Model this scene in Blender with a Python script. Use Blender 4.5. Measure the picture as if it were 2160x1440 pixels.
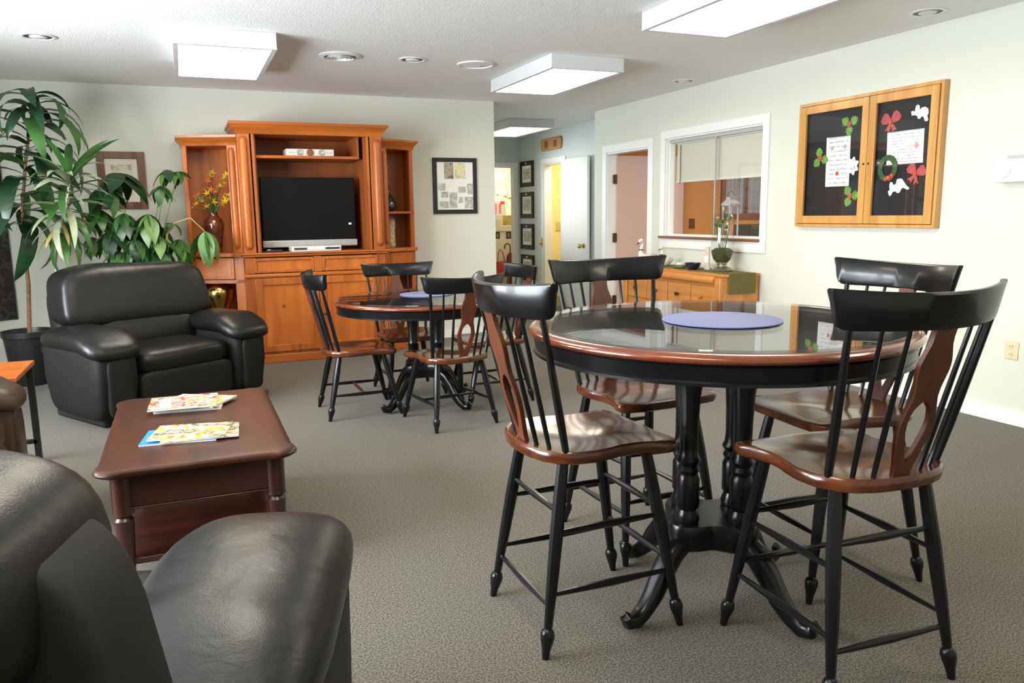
import bpy, math, random
from math import sin, cos, pi, radians
from mathutils import Vector, Matrix, Euler

for o in list(bpy.data.objects):
    bpy.data.objects.remove(o)
SC = bpy.context.scene
COL = SC.collection

# ------------------------------------------------------------------ camera
CF, CYAW, CPITCH, CROLL, CH = 1635.7, 0.3952, -0.1635, -0.0137, 1.2907
_f = Vector((sin(CYAW)*cos(CPITCH), cos(CYAW)*cos(CPITCH), sin(CPITCH)))
_r = Vector((cos(CYAW), -sin(CYAW), 0.0))
_u = _r.cross(_f)
CR = _r*cos(CROLL) + _u*sin(CROLL)
CU = -_r*sin(CROLL) + _u*cos(CROLL)
CW = _f
cam_d = bpy.data.cameras.new('camera')
cam = bpy.data.objects.new('camera', cam_d)
COL.objects.link(cam)
cam.matrix_world = Matrix(((CR.x, CU.x, -CW.x, 0), (CR.y, CU.y, -CW.y, 0), (CR.z, CU.z, -CW.z, CH), (0, 0, 0, 1)))
cam_d.sensor_width = 36.0
cam_d.lens = CF/2160*36.0
cam_d.clip_start = 0.05
SC.camera = cam

def at(px, py, axis, val):
    """world point where the sight line of a photo pixel meets the plane axis=val"""
    d = CR*((px-1080)/CF) - CU*((py-720)/CF) + CW
    o = Vector((0, 0, CH))
    t = (val-o[axis])/d[axis]
    return o + d*t

# ------------------------------------------------------------------ light, world, exposure
FIX_POWER = 9.5        # fluorescent diffusers
SKY = 34.0              # daylight outside the windows
SC.view_settings.view_transform = 'Standard'
SC.view_settings.look = 'None'
SC.view_settings.gamma = 1.0
SC.view_settings.use_curve_mapping = False
SC.view_settings.exposure = 0.42
SC.cycles.transparent_max_bounces = 24
W = bpy.data.worlds.new('world')
SC.world = W
W.use_nodes = True
bg = W.node_tree.nodes['Background']
bg.inputs['Color'].default_value = (0.88, 0.95, 1.0, 1)
bg.inputs['Strength'].default_value = SKY

def portal(name, loc, rot, sx, sy):
    l = bpy.data.lights.new(name, 'AREA')
    l.shape = 'RECTANGLE'; l.size = sx; l.size_y = sy
    l.cycles.is_portal = True
    o = bpy.data.objects.new(name, l)
    COL.objects.link(o)
    o.location = loc; o.rotation_euler = rot
    return o
XL, XR, YB, YF, HC = -2.45, 4.4973, 7.7693, -1.9, 2.44
portal('window_portal', (XL-0.12, 2.4, 1.4), (0, -pi/2, 0), 1.4, 1.8)
portal('window_portal', (XL-0.12, 4.4, 1.4), (0, -pi/2, 0), 1.4, 1.2)
portal('window_portal', (2.95, 9.75, 1.5), (0, -pi/2, 0), 1.0, 0.6)  # portal of the added hall window

# ------------------------------------------------------------------ materials
MATS = {}
def _new(name):
    m = bpy.data.materials.new(name); m.use_nodes = True
    nt = m.node_tree
    b = nt.nodes['Principled BSDF']
    MATS[name] = m
    return m, nt, b
def _set(b, k, v):
    if k in b.inputs: b.inputs[k].default_value = v
def plain(name, col, rough=0.5, metal=0.0, spec=0.5, coat=0.0, emit=None, estr=0.0, var=0.0, vscale=8.0, bump=0.0, bscale=200.0, sheen=0.0):
    m, nt, b = _new(name)
    _set(b, 'Base Color', (*col, 1)); _set(b, 'Roughness', rough); _set(b, 'Metallic', metal)
    _set(b, 'Specular IOR Level', spec); _set(b, 'Coat Weight', coat); _set(b, 'Coat Roughness', 0.08)
    if sheen: _set(b, 'Sheen Weight', sheen)
    if emit:
        _set(b, 'Emission Color', (*emit, 1)); _set(b, 'Emission Strength', estr)
    N, L = nt.nodes, nt.links
    if var or bump:
        tc = N.new('ShaderNodeTexCoord')
    if var:
        n = N.new('ShaderNodeTexNoise'); n.inputs['Scale'].default_value = vscale; n.inputs['Detail'].default_value = 4
        L.new(tc.outputs['Object'], n.inputs['Vector'])
        r = N.new('ShaderNodeValToRGB')
        r.color_ramp.elements[0].position = 0.3; r.color_ramp.elements[1].position = 0.7
        r.color_ramp.elements[0].color = (*[max(0, c*(1-var)) for c in col], 1)
        r.color_ramp.elements[1].color = (*[min(1, c*(1+var)) for c in col], 1)
        L.new(n.outputs['Fac'], r.inputs['Fac']); L.new(r.outputs['Color'], b.inputs['Base Color'])
    if bump:
        n2 = N.new('ShaderNodeTexNoise'); n2.inputs['Scale'].default_value = bscale; n2.inputs['Detail'].default_value = 3
        L.new(tc.outputs['Object'], n2.inputs['Vector'])
        bp = N.new('ShaderNodeBump'); bp.inputs['Strength'].default_value = bump; bp.inputs['Distance'].default_value = 0.01
        L.new(n2.outputs['Fac'], bp.inputs['Height']); L.new(bp.outputs['Normal'], b.inputs['Normal'])
    return m
def wood(name, c1, c2, axis=2, rough=0.3, coat=0.3, scale=14.0, stretch=0.07, knots=0.0, spec=0.5):
    m, nt, b = _new(name)
    N, L = nt.nodes, nt.links
    tc = N.new('ShaderNodeTexCoord'); mp = N.new('ShaderNodeMapping')
    s = [1, 1, 1]; s[axis] = stretch
    mp.inputs['Scale'].default_value = s
    L.new(tc.outputs['Object'], mp.inputs['Vector'])
    n = N.new('ShaderNodeTexNoise'); n.inputs['Scale'].default_value = scale; n.inputs['Detail'].default_value = 7; n.inputs['Distortion'].default_value = 0.8
    L.new(mp.outputs['Vector'], n.inputs['Vector'])
    r = N.new('ShaderNodeValToRGB')
    r.color_ramp.elements[0].position = 0.32; r.color_ramp.elements[1].position = 0.68
    r.color_ramp.elements[0].color = (*c1, 1); r.color_ramp.elements[1].color = (*c2, 1)
    L.new(n.outputs['Fac'], r.inputs['Fac'])
    out = r.outputs['Color']
    if knots:
        v = N.new('ShaderNodeTexVoronoi'); v.inputs['Scale'].default_value = 3.0
        L.new(tc.outputs['Object'], v.inputs['Vector'])
        kr = N.new('ShaderNodeValToRGB')
        kr.color_ramp.elements[0].position = 0.03; kr.color_ramp.elements[1].position = 0.075
        kr.color_ramp.elements[0].color = (1, 1, 1, 1); kr.color_ramp.elements[1].color = (0, 0, 0, 1)
        L.new(v.outputs['Distance'], kr.inputs['Fac'])
        mx = N.new('ShaderNodeMix'); mx.data_type = 'RGBA'
        ml = N.new('ShaderNodeMath'); ml.operation = 'MULTIPLY'; ml.inputs[1].default_value = knots
        L.new(kr.outputs['Color'], ml.inputs[0]); L.new(ml.outputs[0], mx.inputs['Factor'])
        L.new(out, mx.inputs[6]); mx.inputs[7].default_value = (*[c*0.35 for c in c1], 1)
        out = mx.outputs[2]
    L.new(out, b.inputs['Base Color'])
    _set(b, 'Roughness', rough); _set(b, 'Coat Weight', coat); _set(b, 'Coat Roughness', 0.12); _set(b, 'Specular IOR Level', spec)
    bp = N.new('ShaderNodeBump'); bp.inputs['Strength'].default_value = 0.06; bp.inputs['Distance'].default_value = 0.002
    L.new(n.outputs['Fac'], bp.inputs['Height']); L.new(bp.outputs['Normal'], b.inputs['Normal'])
    return m
def pane(name, tint=(1, 1, 1), ior=1.5, rough=0.0, gain=1.0):
    """thin clear glass: see-through plus a Fresnel mirror"""
    m, nt, b = _new(name)
    N, L = nt.nodes, nt.links
    N.remove(b)
    out = N['Material Output']
    t = N.new('ShaderNodeBsdfTransparent'); t.inputs['Color'].default_value = (*tint, 1)
    g = N.new('ShaderNodeBsdfGlossy'); g.inputs['Roughness'].default_value = rough
    lw = N.new('ShaderNodeLayerWeight'); lw.inputs['Blend'].default_value = 0.5
    pw = N.new('ShaderNodeMath'); pw.operation = 'POWER'; pw.inputs[1].default_value = 5.0
    L.new(lw.outputs['Facing'], pw.inputs[0])
    f0 = ((ior-1)/(ior+1))**2
    f = N.new('ShaderNodeMath'); f.operation = 'MULTIPLY_ADD'; f.inputs[1].default_value = 1-f0; f.inputs[2].default_value = f0
    L.new(pw.outputs[0], f.inputs[0])
    mx = N.new('ShaderNodeMixShader')
    L.new(f.outputs[0], mx.inputs[0]); L.new(t.outputs[0], mx.inputs[1]); L.new(g.outputs[0], mx.inputs[2])
    L.new(mx.outputs[0], out.inputs['Surface'])
    return m
def patches(name, cols, scale=12.0, rough=0.35, axis_scale=(1, 1, 1), mode='VORONOI'):
    """flat print: blotches of colour"""
    m, nt, b = _new(name)
    N, L = nt.nodes, nt.links
    tc = N.new('ShaderNodeTexCoord'); mp = N.new('ShaderNodeMapping'); mp.inputs['Scale'].default_value = axis_scale
    L.new(tc.outputs['Object'], mp.inputs['Vector'])
    n = N.new('ShaderNodeTexNoise'); n.inputs['Scale'].default_value = scale; n.inputs['Detail'].default_value = 3
    L.new(mp.outputs['Vector'], n.inputs['Vector'])
    r = N.new('ShaderNodeValToRGB')
    cr = r.color_ramp; cr.interpolation = 'CONSTANT' if mode == 'VORONOI' else 'LINEAR'
    k = len(cols)
    while len(cr.elements) < k: cr.elements.new(0.5)
    for i, c in enumerate(cols):
        cr.elements[i].position = 0.0 if i == 0 else 0.30 + 0.40*(i/k)
        cr.elements[i].color = (*c, 1)
    L.new(n.outputs['Fac'], r.inputs['Fac']); L.new(r.outputs['Color'], b.inputs['Base Color'])
    _set(b, 'Roughness', rough)
    return m
def textpaper(name, base, ink, axis='Z', lines=9.0, across='Y', ascale=60.0, amount=0.55):
    """paper with rows of small unreadable print"""
    m, nt, b = _new(name)
    N, L = nt.nodes, nt.links
    tc = N.new('ShaderNodeTexCoord'); sp = N.new('ShaderNodeSeparateXYZ')
    L.new(tc.outputs['Generated'], sp.inputs[0])
    a = N.new('ShaderNodeMath'); a.operation = 'MULTIPLY'; a.inputs[1].default_value = lines
    L.new(sp.outputs[axis], a.inputs[0])
    fr = N.new('ShaderNodeMath'); fr.operation = 'FRACT'; L.new(a.outputs[0], fr.inputs[0])
    gt = N.new('ShaderNodeMath'); gt.operation = 'GREATER_THAN'; gt.inputs[1].default_value = 0.62; L.new(fr.outputs[0], gt.inputs[0])
    n = N.new('ShaderNodeTexNoise'); n.inputs['Scale'].default_value = ascale; L.new(tc.outputs['Object'], n.inputs['Vector'])
    gn = N.new('ShaderNodeMath'); gn.operation = 'GREATER_THAN'; gn.inputs[1].default_value = 0.47; L.new(n.outputs['Fac'], gn.inputs[0])
    # margin
    mg = N.new('ShaderNodeMath'); mg.operation = 'COMPARE'; mg.inputs[1].default_value = 0.5; mg.inputs[2].default_value = 0.38
    L.new(sp.outputs[across], mg.inputs[0])
    m1 = N.new('ShaderNodeMath'); m1.operation = 'MULTIPLY'; L.new(gt.outputs[0], m1.inputs[0]); L.new(gn.outputs[0], m1.inputs[1])
    m2 = N.new('ShaderNodeMath'); m2.operation = 'MULTIPLY'; L.new(m1.outputs[0], m2.inputs[0]); L.new(mg.outputs[0], m2.inputs[1])
    m3 = N.new('ShaderNodeMath'); m3.operation = 'MULTIPLY'; m3.inputs[1].default_value = amount; L.new(m2.outputs[0], m3.inputs[0])
    mx = N.new('ShaderNodeMix'); mx.data_type = 'RGBA'; mx.inputs[6].default_value = (*base, 1); mx.inputs[7].default_value = (*ink, 1)
    L.new(m3.outputs[0], mx.inputs['Factor']); L.new(mx.outputs[2], b.inputs['Base Color'])
    _set(b, 'Roughness', 0.6)
    return m

def sky_screen(name, col):
    m, nt, b = _new(name)
    N, L = nt.nodes, nt.links
    N.remove(b)
    t = N.new('ShaderNodeBsdfTranslucent'); t.inputs['Color'].default_value = (*col, 1)
    d = N.new('ShaderNodeBsdfDiffuse'); d.inputs['Color'].default_value = (0.6, 0.62, 0.66, 1)
    a = N.new('ShaderNodeAddShader')
    L.new(t.outputs[0], a.inputs[0]); L.new(d.outputs[0], a.inputs[1]); L.new(a.outputs[0], N['Material Output'].inputs['Surface'])
    return m
def carpet():
    m, nt, b = _new('carpet')
    N, L = nt.nodes, nt.links
    tc = N.new('ShaderNodeTexCoord')
    n1 = N.new('ShaderNodeTexNoise'); n1.inputs['Scale'].default_value = 170; n1.inputs['Detail'].default_value = 3
    n2 = N.new('ShaderNodeTexNoise'); n2.inputs['Scale'].default_value = 1.1; n2.inputs['Detail'].default_value = 3
    v = N.new('ShaderNodeTexVoronoi'); v.inputs['Scale'].default_value = 90
    for n in (n1, n2, v): L.new(tc.outputs['Object'], n.inputs['Vector'])
    r = N.new('ShaderNodeValToRGB'); e = r.color_ramp.elements
    e[0].position = 0.36; e[0].color = (0.038, 0.034, 0.028, 1)
    e[1].position = 0.66; e[1].color = (0.205, 0.180, 0.143, 1)
    L.new(n1.outputs['Fac'], r.inputs['Fac'])
    r2 = N.new('ShaderNodeValToRGB'); e = r2.color_ramp.elements
    e[0].position = 0.3; e[0].color = (0.92, 0.95, 1.0, 1); e[1].position = 0.7; e[1].color = (1.0, 0.97, 0.90, 1)
    L.new(n2.outputs['Fac'], r2.inputs['Fac'])
    mx = N.new('ShaderNodeMix'); mx.data_type = 'RGBA'; mx.blend_type = 'MULTIPLY'; mx.inputs['Factor'].default_value = 1
    L.new(r.outputs['Color'], mx.inputs[6]); L.new(r2.outputs['Color'], mx.inputs[7])
    L.new(mx.outputs[2], b.inputs['Base Color'])
    _set(b, 'Roughness', 0.95); _set(b, 'Specular IOR Level', 0.1); _set(b, 'Sheen Weight', 0.15)
    bp = N.new('ShaderNodeBump'); bp.inputs['Strength'].default_value = 0.15; bp.inputs['Distance'].default_value = 0.003
    L.new(n1.outputs['Fac'], bp.inputs['Height']); L.new(bp.outputs['Normal'], b.inputs['Normal'])
    return m
def leather(name, col, rough=0.34):
    m, nt, b = _new(name)
    N, L = nt.nodes, nt.links
    tc = N.new('ShaderNodeTexCoord')
    v = N.new('ShaderNodeTexVoronoi'); v.inputs['Scale'].default_value = 320
    n = N.new('ShaderNodeTexNoise'); n.inputs['Scale'].default_value = 11; n.inputs['Detail'].default_value = 3; n.inputs['Distortion'].default_value = 0.4
    L.new(tc.outputs['Object'], v.inputs['Vector']); L.new(tc.outputs['Object'], n.inputs['Vector'])
    b1 = N.new('ShaderNodeBump'); b1.inputs['Strength'].default_value = 0.10; b1.inputs['Distance'].default_value = 0.002
    b2 = N.new('ShaderNodeBump'); b2.inputs['Strength'].default_value = 0.10; b2.inputs['Distance'].default_value = 0.03
    L.new(v.outputs['Distance'], b1.inputs['Height']); L.new(n.outputs['Fac'], b2.inputs['Height'])
    L.new(b2.outputs['Normal'], b1.inputs['Normal']); L.new(b1.outputs['Normal'], b.inputs['Normal'])
    _set(b, 'Base Color', (*col, 1)); _set(b, 'Roughness', rough); _set(b, 'Specular IOR Level', 0.36)
    r = N.new('ShaderNodeMapRange'); r.inputs['To Min'].default_value = rough-0.06; r.inputs['To Max'].default_value = rough+0.10
    L.new(n.outputs['Fac'], r.inputs['Value']); L.new(r.outputs['Result'], b.inputs['Roughness'])
    return m

carpet()
plain('wall_paint', (0.690, 0.700, 0.615), 0.75, bump=0.04, bscale=180)
plain('hall_paint', (0.60, 0.655, 0.65), 0.75, bump=0.04, bscale=180)
plain('ceiling_paint', (0.90, 0.90, 0.90), 0.9, bump=0.35, bscale=110)
plain('trim_white', (0.86, 0.86, 0.84), 0.4)
plain('door_white', (0.84, 0.84, 0.80), 0.35)
plain('office_orange', (0.62, 0.27, 0.055), 0.7)
plain('office_rust', (0.23, 0.055, 0.02), 0.7)
plain('door_pink', (0.66, 0.47, 0.39), 0.45)
plain('yellow_paint', (0.84, 0.71, 0.34), 0.7)
plain('cream_paint', (0.80, 0.74, 0.60), 0.7)
plain('sill_brown', (0.22, 0.085, 0.04), 0.4)
plain('fixture_white', (0.72, 0.73, 0.74), 0.4)
plain('diffuser', (0.9, 0.9, 0.9), 0.4, emit=(1.0, 0.90, 0.72), estr=FIX_POWER)
plain('hall_diffuser', (0.9, 0.9, 0.85), 0.4, emit=(1.0, 0.90, 0.62), estr=1.3)
plain('office_lamp', (0.9, 0.9, 0.9), 0.4, emit=(1.0, 0.93, 0.82), estr=24.0)
plain('yellow_lamp', (0.9, 0.9, 0.85), 0.4, emit=(1.0, 0.88, 0.60), estr=22.0)
plain('can_dark', (0.03, 0.03, 0.035), 0.4)
plain('can_bulb', (0.75, 0.75, 0.74), 0.3)
plain('chrome', (0.75, 0.74, 0.72), 0.15, metal=1.0)
plain('brass', (0.60, 0.42, 0.18), 0.25, metal=1.0)
plain('dark_bronze', (0.16, 0.11, 0.06), 0.35, metal=0.9)
plain('black_paint', (0.005, 0.005, 0.006), 0.28, spec=0.35, coat=0.10, bump=0.03, bscale=60)
plain('black_matte', (0.012, 0.012, 0.013), 0.6)
plain('black_metal', (0.012, 0.012, 0.014), 0.45)
plain('felt_black', (0.018, 0.020, 0.022), 0.95)
wood('cherry_seat', (0.045, 0.011, 0.004), (0.13, 0.034, 0.010), axis=1, rough=0.24, coat=0.45, scale=16, spec=0.45)
wood('cherry_splat', (0.060, 0.015, 0.006), (0.125, 0.034, 0.011), axis=2, rough=0.40, coat=0.12, scale=16)
wood('cherry_rim', (0.11, 0.020, 0.007), (0.20, 0.042, 0.013), axis=0, rough=0.2, coat=0.7, scale=9, stretch=0.4)
wood('mahogany', (0.026, 0.0065, 0.0022), (0.062, 0.0155, 0.0045), axis=1, rough=0.42, coat=0.08, scale=10, spec=0.25)
wood('mahogany_dark', (0.020, 0.0055, 0.0035), (0.046, 0.011, 0.006), axis=0, rough=0.3, coat=0.3, scale=10)
wood('pine', (0.31, 0.070, 0.008), (0.54, 0.150, 0.020), axis=2, rough=0.40, coat=0.10, scale=11, knots=0.8)
wood('pine_across', (0.31, 0.070, 0.008), (0.52, 0.142, 0.018), axis=0, rough=0.40, coat=0.10, scale=11)
wood('pine_panel', (0.36, 0.080, 0.008), (0.60, 0.170, 0.022), axis=2, rough=0.40, coat=0.10, scale=8, knots=0.9)
wood('pine_back', (0.26, 0.068, 0.010), (0.36, 0.100, 0.016), axis=2, rough=0.5, coat=0.0, scale=8)
wood('sideboard_wood', (0.46, 0.165, 0.030), (0.66, 0.285, 0.070), axis=1, rough=0.35, coat=0.3, scale=9)
wood('oak_frame', (0.52, 0.245, 0.060), (0.70, 0.375, 0.115), axis=2, rough=0.35, coat=0.25, scale=12)
wood('orange_top', (0.36, 0.085, 0.014), (0.50, 0.13, 0.022), axis=0, rough=0.3, coat=0.3)
wood('brown_frame', (0.10, 0.042, 0.018), (0.20, 0.088, 0.035), axis=2, rough=0.35, coat=0.2, scale=15)
wood('plaque_wood', (0.36, 0.19, 0.075), (0.50, 0.28, 0.11), axis=1, rough=0.5, coat=0.0)
leather('leather_black', (0.006, 0.006, 0.006), 0.33)
leather('leather_side', (0.005, 0.005, 0.0045), 0.60)
leather('leather_brown', (0.050, 0.030, 0.018), 0.36)
pane('glass_pane')
pane('table_glass', ior=1.75)
pane('jar_glass', tint=(0.88, 0.91, 0.88), ior=1.7)
plain('tv_screen', (0.004, 0.004, 0.005), 0.30, spec=0.2)
plain('tv_silver', (0.42, 0.42, 0.41), 0.35, metal=0.3)
plain('device_silver', (0.66, 0.66, 0.65), 0.35)
plain('mat_blue', (0.185, 0.205, 0.40), 0.6)
plain('leaf_dark', (0.012, 0.045, 0.016), 0.30, var=0.45, vscale=6)
plain('leaf_mid', (0.045, 0.130, 0.030), 0.35, var=0.35, vscale=6)
plain('leaf_light', (0.110, 0.215, 0.055), 0.38, var=0.3, vscale=6)
plain('leaf_pale', (0.36, 0.40, 0.25), 0.4, var=0.35, vscale=9)
plain('leaf_yellow', (0.42, 0.34, 0.11), 0.45, var=0.25)
plain('trunk_brown', (0.23, 0.125, 0.055), 0.8, var=0.4, vscale=40)
plain('stem_yellow', (0.42, 0.36, 0.10), 0.5)
plain('stem_pale', (0.50, 0.48, 0.36), 0.6)
plain('pot_black', (0.020, 0.022, 0.020), 0.35)
plain('soil', (0.045, 0.032, 0.020), 0.95, var=0.5, vscale=60)
plain('flower_yellow', (0.78, 0.50, 0.015), 0.6)
plain('flower_orange', (0.62, 0.17, 0.015), 0.6)
plain('vase_copper', (0.17, 0.055, 0.030), 0.18, metal=0.5, coat=0.6, var=0.6, vscale=22)
plain('vase_gold', (0.55, 0.36, 0.10), 0.22, metal=1.0)
plain('vase_green', (0.018, 0.028, 0.018), 0.12, coat=0.6)
plain('vase_cream', (0.52, 0.40, 0.22), 0.5, var=0.45, vscale=30)
plain('paper_white', (0.86, 0.86, 0.85), 0.7)
plain('cutout_white', (0.90, 0.90, 0.92), 0.7)
plain('cutout_pink', (0.70, 0.30, 0.32), 0.7)
plain('holly_green', (0.15, 0.36, 0.055), 0.5, var=0.35, vscale=40)
plain('berry_red', (0.62, 0.10, 0.055), 0.4)
plain('bow_red', (0.50, 0.075, 0.085), 0.5, var=0.35, vscale=60)
plain('wreath_green', (0.05, 0.11, 0.035), 0.7, var=0.8, vscale=90)
plain('runner_green', (0.145, 0.125, 0.030), 0.9, bump=0.2, bscale=500)
plain('bowl_blue', (0.012, 0.015, 0.055), 0.2)
plain('swan_white', (0.80, 0.78, 0.72), 0.5)
plain('pewter', (0.40, 0.36, 0.28), 0.28, metal=0.9)
plain('moss', (0.060, 0.065, 0.022), 0.9, var=0.5, vscale=60)
plain('outlet_cream', (0.72, 0.63, 0.42), 0.4)
plain('switch_cream', (0.62, 0.52, 0.26), 0.4)
plain('bin_white', (0.86, 0.86, 0.86), 0.35)
plain('grey_soft', (0.45, 0.45, 0.45), 0.5)
plain('blind', (0.70, 0.70, 0.60), 0.5)
sky_screen('sky_dimming', (0.018, 0.019, 0.021))  # for an added sheet that dims the sky in the office window
plain('cabinet_green', (0.040, 0.045, 0.032), 0.5)
plain('candle_orange', (0.85, 0.33, 0.14), 0.5)
plain('bag_red', (0.50, 0.012, 0.018), 0.5)
plain('umbrella_maroon', (0.17, 0.018, 0.025), 0.6)
plain('poster_grey', (0.42, 0.40, 0.40), 0.6)
plain('tissue', (0.74, 0.70, 0.60), 0.8)
plain('magazine_blue', (0.03, 0.22, 0.60), 0.3)
plain('magazine_edge', (0.60, 0.58, 0.54), 0.6)
patches('cover_food', [(0.60, 0.52, 0.45), (0.45, 0.05, 0.04), (0.55, 0.34, 0.26), (0.50, 0.24, 0.04), (0.62, 0.52, 0.44), (0.12, 0.05, 0.03), (0.55, 0.20, 0.18)], 11, rough=0.5)
patches('cover_bright', [(0.60, 0.57, 0.55), (0.50, 0.10, 0.06), (0.55, 0.36, 0.03), (0.62, 0.58, 0.56), (0.50, 0.22, 0.12), (0.05, 0.12, 0.04), (0.55, 0.25, 0.24)], 13, rough=0.5)
patches('cover_pale', [(0.60, 0.57, 0.50), (0.50, 0.42, 0.12), (0.60, 0.56, 0.52), (0.30, 0.36, 0.20)], 12, rough=0.5)
patches('cover_pink', [(0.82, 0.55, 0.50), (0.85, 0.70, 0.66), (0.80, 0.48, 0.42)], 8)
patches('photo_grey', [(0.12, 0.12, 0.12), (0.36, 0.36, 0.35), (0.60, 0.60, 0.58), (0.30, 0.30, 0.29), (0.66, 0.66, 0.64)], 26, mode='LINEAR')
patches('photo_tan', [(0.10, 0.08, 0.05), (0.38, 0.33, 0.25), (0.45, 0.40, 0.31), (0.16, 0.13, 0.09)], 16, mode='LINEAR')
patches('photo_cream', [(0.40, 0.38, 0.30), (0.78, 0.70, 0.42), (0.80, 0.74, 0.50), (0.60, 0.54, 0.36)], 18, mode='LINEAR')
patches('print_art', [(0.20, 0.17, 0.15), (0.62, 0.57, 0.44), (0.70, 0.64, 0.50), (0.44, 0.36, 0.28)], 11, mode='LINEAR')
patches('print_hall', [(0.10, 0.11, 0.10), (0.42, 0.44, 0.40), (0.55, 0.56, 0.50), (0.24, 0.25, 0.23)], 14, mode='LINEAR')
patches('quilt_dark', [(0.012, 0.010, 0.012), (0.040, 0.022, 0.016), (0.018, 0.016, 0.018), (0.055, 0.040, 0.032), (0.016, 0.014, 0.016)], 9, rough=0.95)
textpaper('notice_paper', (0.86, 0.86, 0.87), (0.25, 0.24, 0.30), lines=11, ascale=70)
textpaper('card_paper', (0.72, 0.62, 0.58), (0.25, 0.18, 0.2), lines=6, ascale=90)
textpaper('mail_label', (0.80, 0.80, 0.80), (0.10, 0.10, 0.12), axis='X', lines=5, across='Y', ascale=90, amount=0.8)

# ------------------------------------------------------------------ mesh helpers
class G:
    def __init__(s): s.v = []; s.f = []
    def add(s, v, f):
        o = len(s.v); s.v += [tuple(p) for p in v]; s.f += [tuple(i+o for i in q) for q in f]
    def box(s, x0, x1, y0, y1, z0, z1, M=None):
        v = [(x, y, z) for z in (z0, z1) for y in (y0, y1) for x in (x0, x1)]
        if M: v = [M @ Vector(p) for p in v]
        s.add(v, [(0, 2, 3, 1), (4, 5, 7, 6), (0, 1, 5, 4), (2, 6, 7, 3), (0, 4, 6, 2), (1, 3, 7, 5)])
        return s
    def rings(s, rs, close=True, caps=True):
        """rs: list of rings (lists of points), joined in order"""
        n = len(rs[0]); v = [p for r in rs for p in r]; f = []
        m = n if close else n-1
        for i in range(len(rs)-1):
            for j in range(m):
                k = (j+1) % n
                f.append((i*n+j, i*n+k, (i+1)*n+k, (i+1)*n+j))
        if caps:
            f.append(tuple(reversed(range(n)))); f.append(tuple((len(rs)-1)*n+j for j in range(n)))
        s.add(v, f); return s
    def lathe(s, prof, c=(0, 0, 0), n=20, M=None, caps=True):
        rs = []
        for r, z in prof:
            ring = [Vector((r*cos(2*pi*j/n), r*sin(2*pi*j/n), z)) for j in range(n)]
            if M: ring = [M @ p for p in ring]
            rs.append([p+Vector(c) for p in ring])
        return s.rings(rs, True, caps)
    def tube(s, pts, rad, n=8, sx=1.0, sy=1.0, up=(0, 0, 1), caps=True, sq=None):
        P = [Vector(p) for p in pts]; k = len(P)
        if not hasattr(rad, '__len__'): rad = [rad]*k
        rs = []; U = Vector(up)
        for i in range(k):
            t = (P[min(i+1, k-1)]-P[max(i-1, 0)]).normalized()
            if abs(t.dot(U)) > 0.97: a = t.cross(Vector((1, 0, 0.01))).normalized()
            else: a = t.cross(U).normalized()
            b = a.cross(t).normalized()
            ring = []
            for j in range(n):
                th = 2*pi*(j+0.5)/n; cx, cy = cos(th), sin(th)
                if sq: cx = math.copysign(abs(cx)**sq, cx); cy = math.copysign(abs(cy)**sq, cy)
                ring.append(P[i]+a*(cx*rad[i]*sx)+b*(cy*rad[i]*sy))
            rs.append(ring)
        return s.rings(rs, True, caps)
    def prism(s, poly, d0, d1, plane='xy'):
        """extrude a 2-d outline from d0 to d1 along the third axis"""
        def mk(p, d):
            return (p[0], p[1], d) if plane == 'xy' else ((p[0], d, p[1]) if plane == 'xz' else (d, p[0], p[1]))
        return s.rings([[mk(p, d0) for p in poly], [mk(p, d1) for p in poly]])
    def pillow(s, c, h, e1=0.5, e2=0.45, nu=36, nv=18, fn=None):
        """rounded cushion (superellipsoid) of half sizes h; poles along z"""
        def sp(a, e): return math.copysign(abs(a)**e, a)
        rs = []
        for i in range(1, nv):
            v = -pi/2+pi*i/nv; ring = []
            for j in range(nu):
                u = 2*pi*j/nu
                p = Vector((h[0]*sp(cos(v), e1)*sp(cos(u), e2), h[1]*sp(cos(v), e1)*sp(sin(u), e2), h[2]*sp(sin(v), e1)))
                if fn: p = Vector(fn(p))
                ring.append(p+Vector(c))
            rs.append(ring)
        return s.rings(rs)
    def sphere(s, c, r, n=12, sz=1.0):
        return s.lathe([(max(r*cos(-pi/2+pi*i/(n//2)), 1e-4), sz*r*sin(-pi/2+pi*i/(n//2))) for i in range(n//2+1)], c, n)
    def mesh(s, name, smooth=35):
        me = bpy.data.meshes.new(name)
        me.from_pydata(s.v, [], s.f); me.validate(); me.update()
        if smooth:
            me.shade_smooth(); me.set_sharp_from_angle(angle=radians(smooth))
        return me

def obj(name, g, mat, parent=None, bevel=0.0, smooth=35, label=None, kind=None, sub=0):
    me = g.mesh(name, smooth) if isinstance(g, G) else g
    if isinstance(g, G): me.materials.append(MATS[mat] if isinstance(mat, str) else mat)
    o = bpy.data.objects.new(name, me); COL.objects.link(o)
    if parent is not None:
        o.parent = parent
        if parent.get('_world'): o.matrix_parent_inverse = Matrix.Translation(-Vector(parent['_org']))
    if bevel:
        b = o.modifiers.new('bevel', 'BEVEL'); b.width = bevel; b.segments = 2; b.limit_method = 'ANGLE'; b.angle_limit = radians(40)
    if sub:
        m = o.modifiers.new('sub', 'SUBSURF'); m.levels = sub; m.render_levels = sub
    if label: o['label'] = label
    if kind: o['kind'] = kind
    return o
def thing(name, label, cat, loc=(0, 0, 0), rotz=0.0, group=None, world=False):
    """Empty at the base; world=True: its parts are given in world coordinates"""
    o = bpy.data.objects.new(name, None); COL.objects.link(o)
    o.empty_display_size = 0.1
    o.location = loc; o.rotation_euler = (0, 0, rotz)
    o['label'] = label; o['category'] = cat
    if group: o['group'] = group
    if world: o['_world'] = True; o['_org'] = tuple(loc)
    return o
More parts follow.
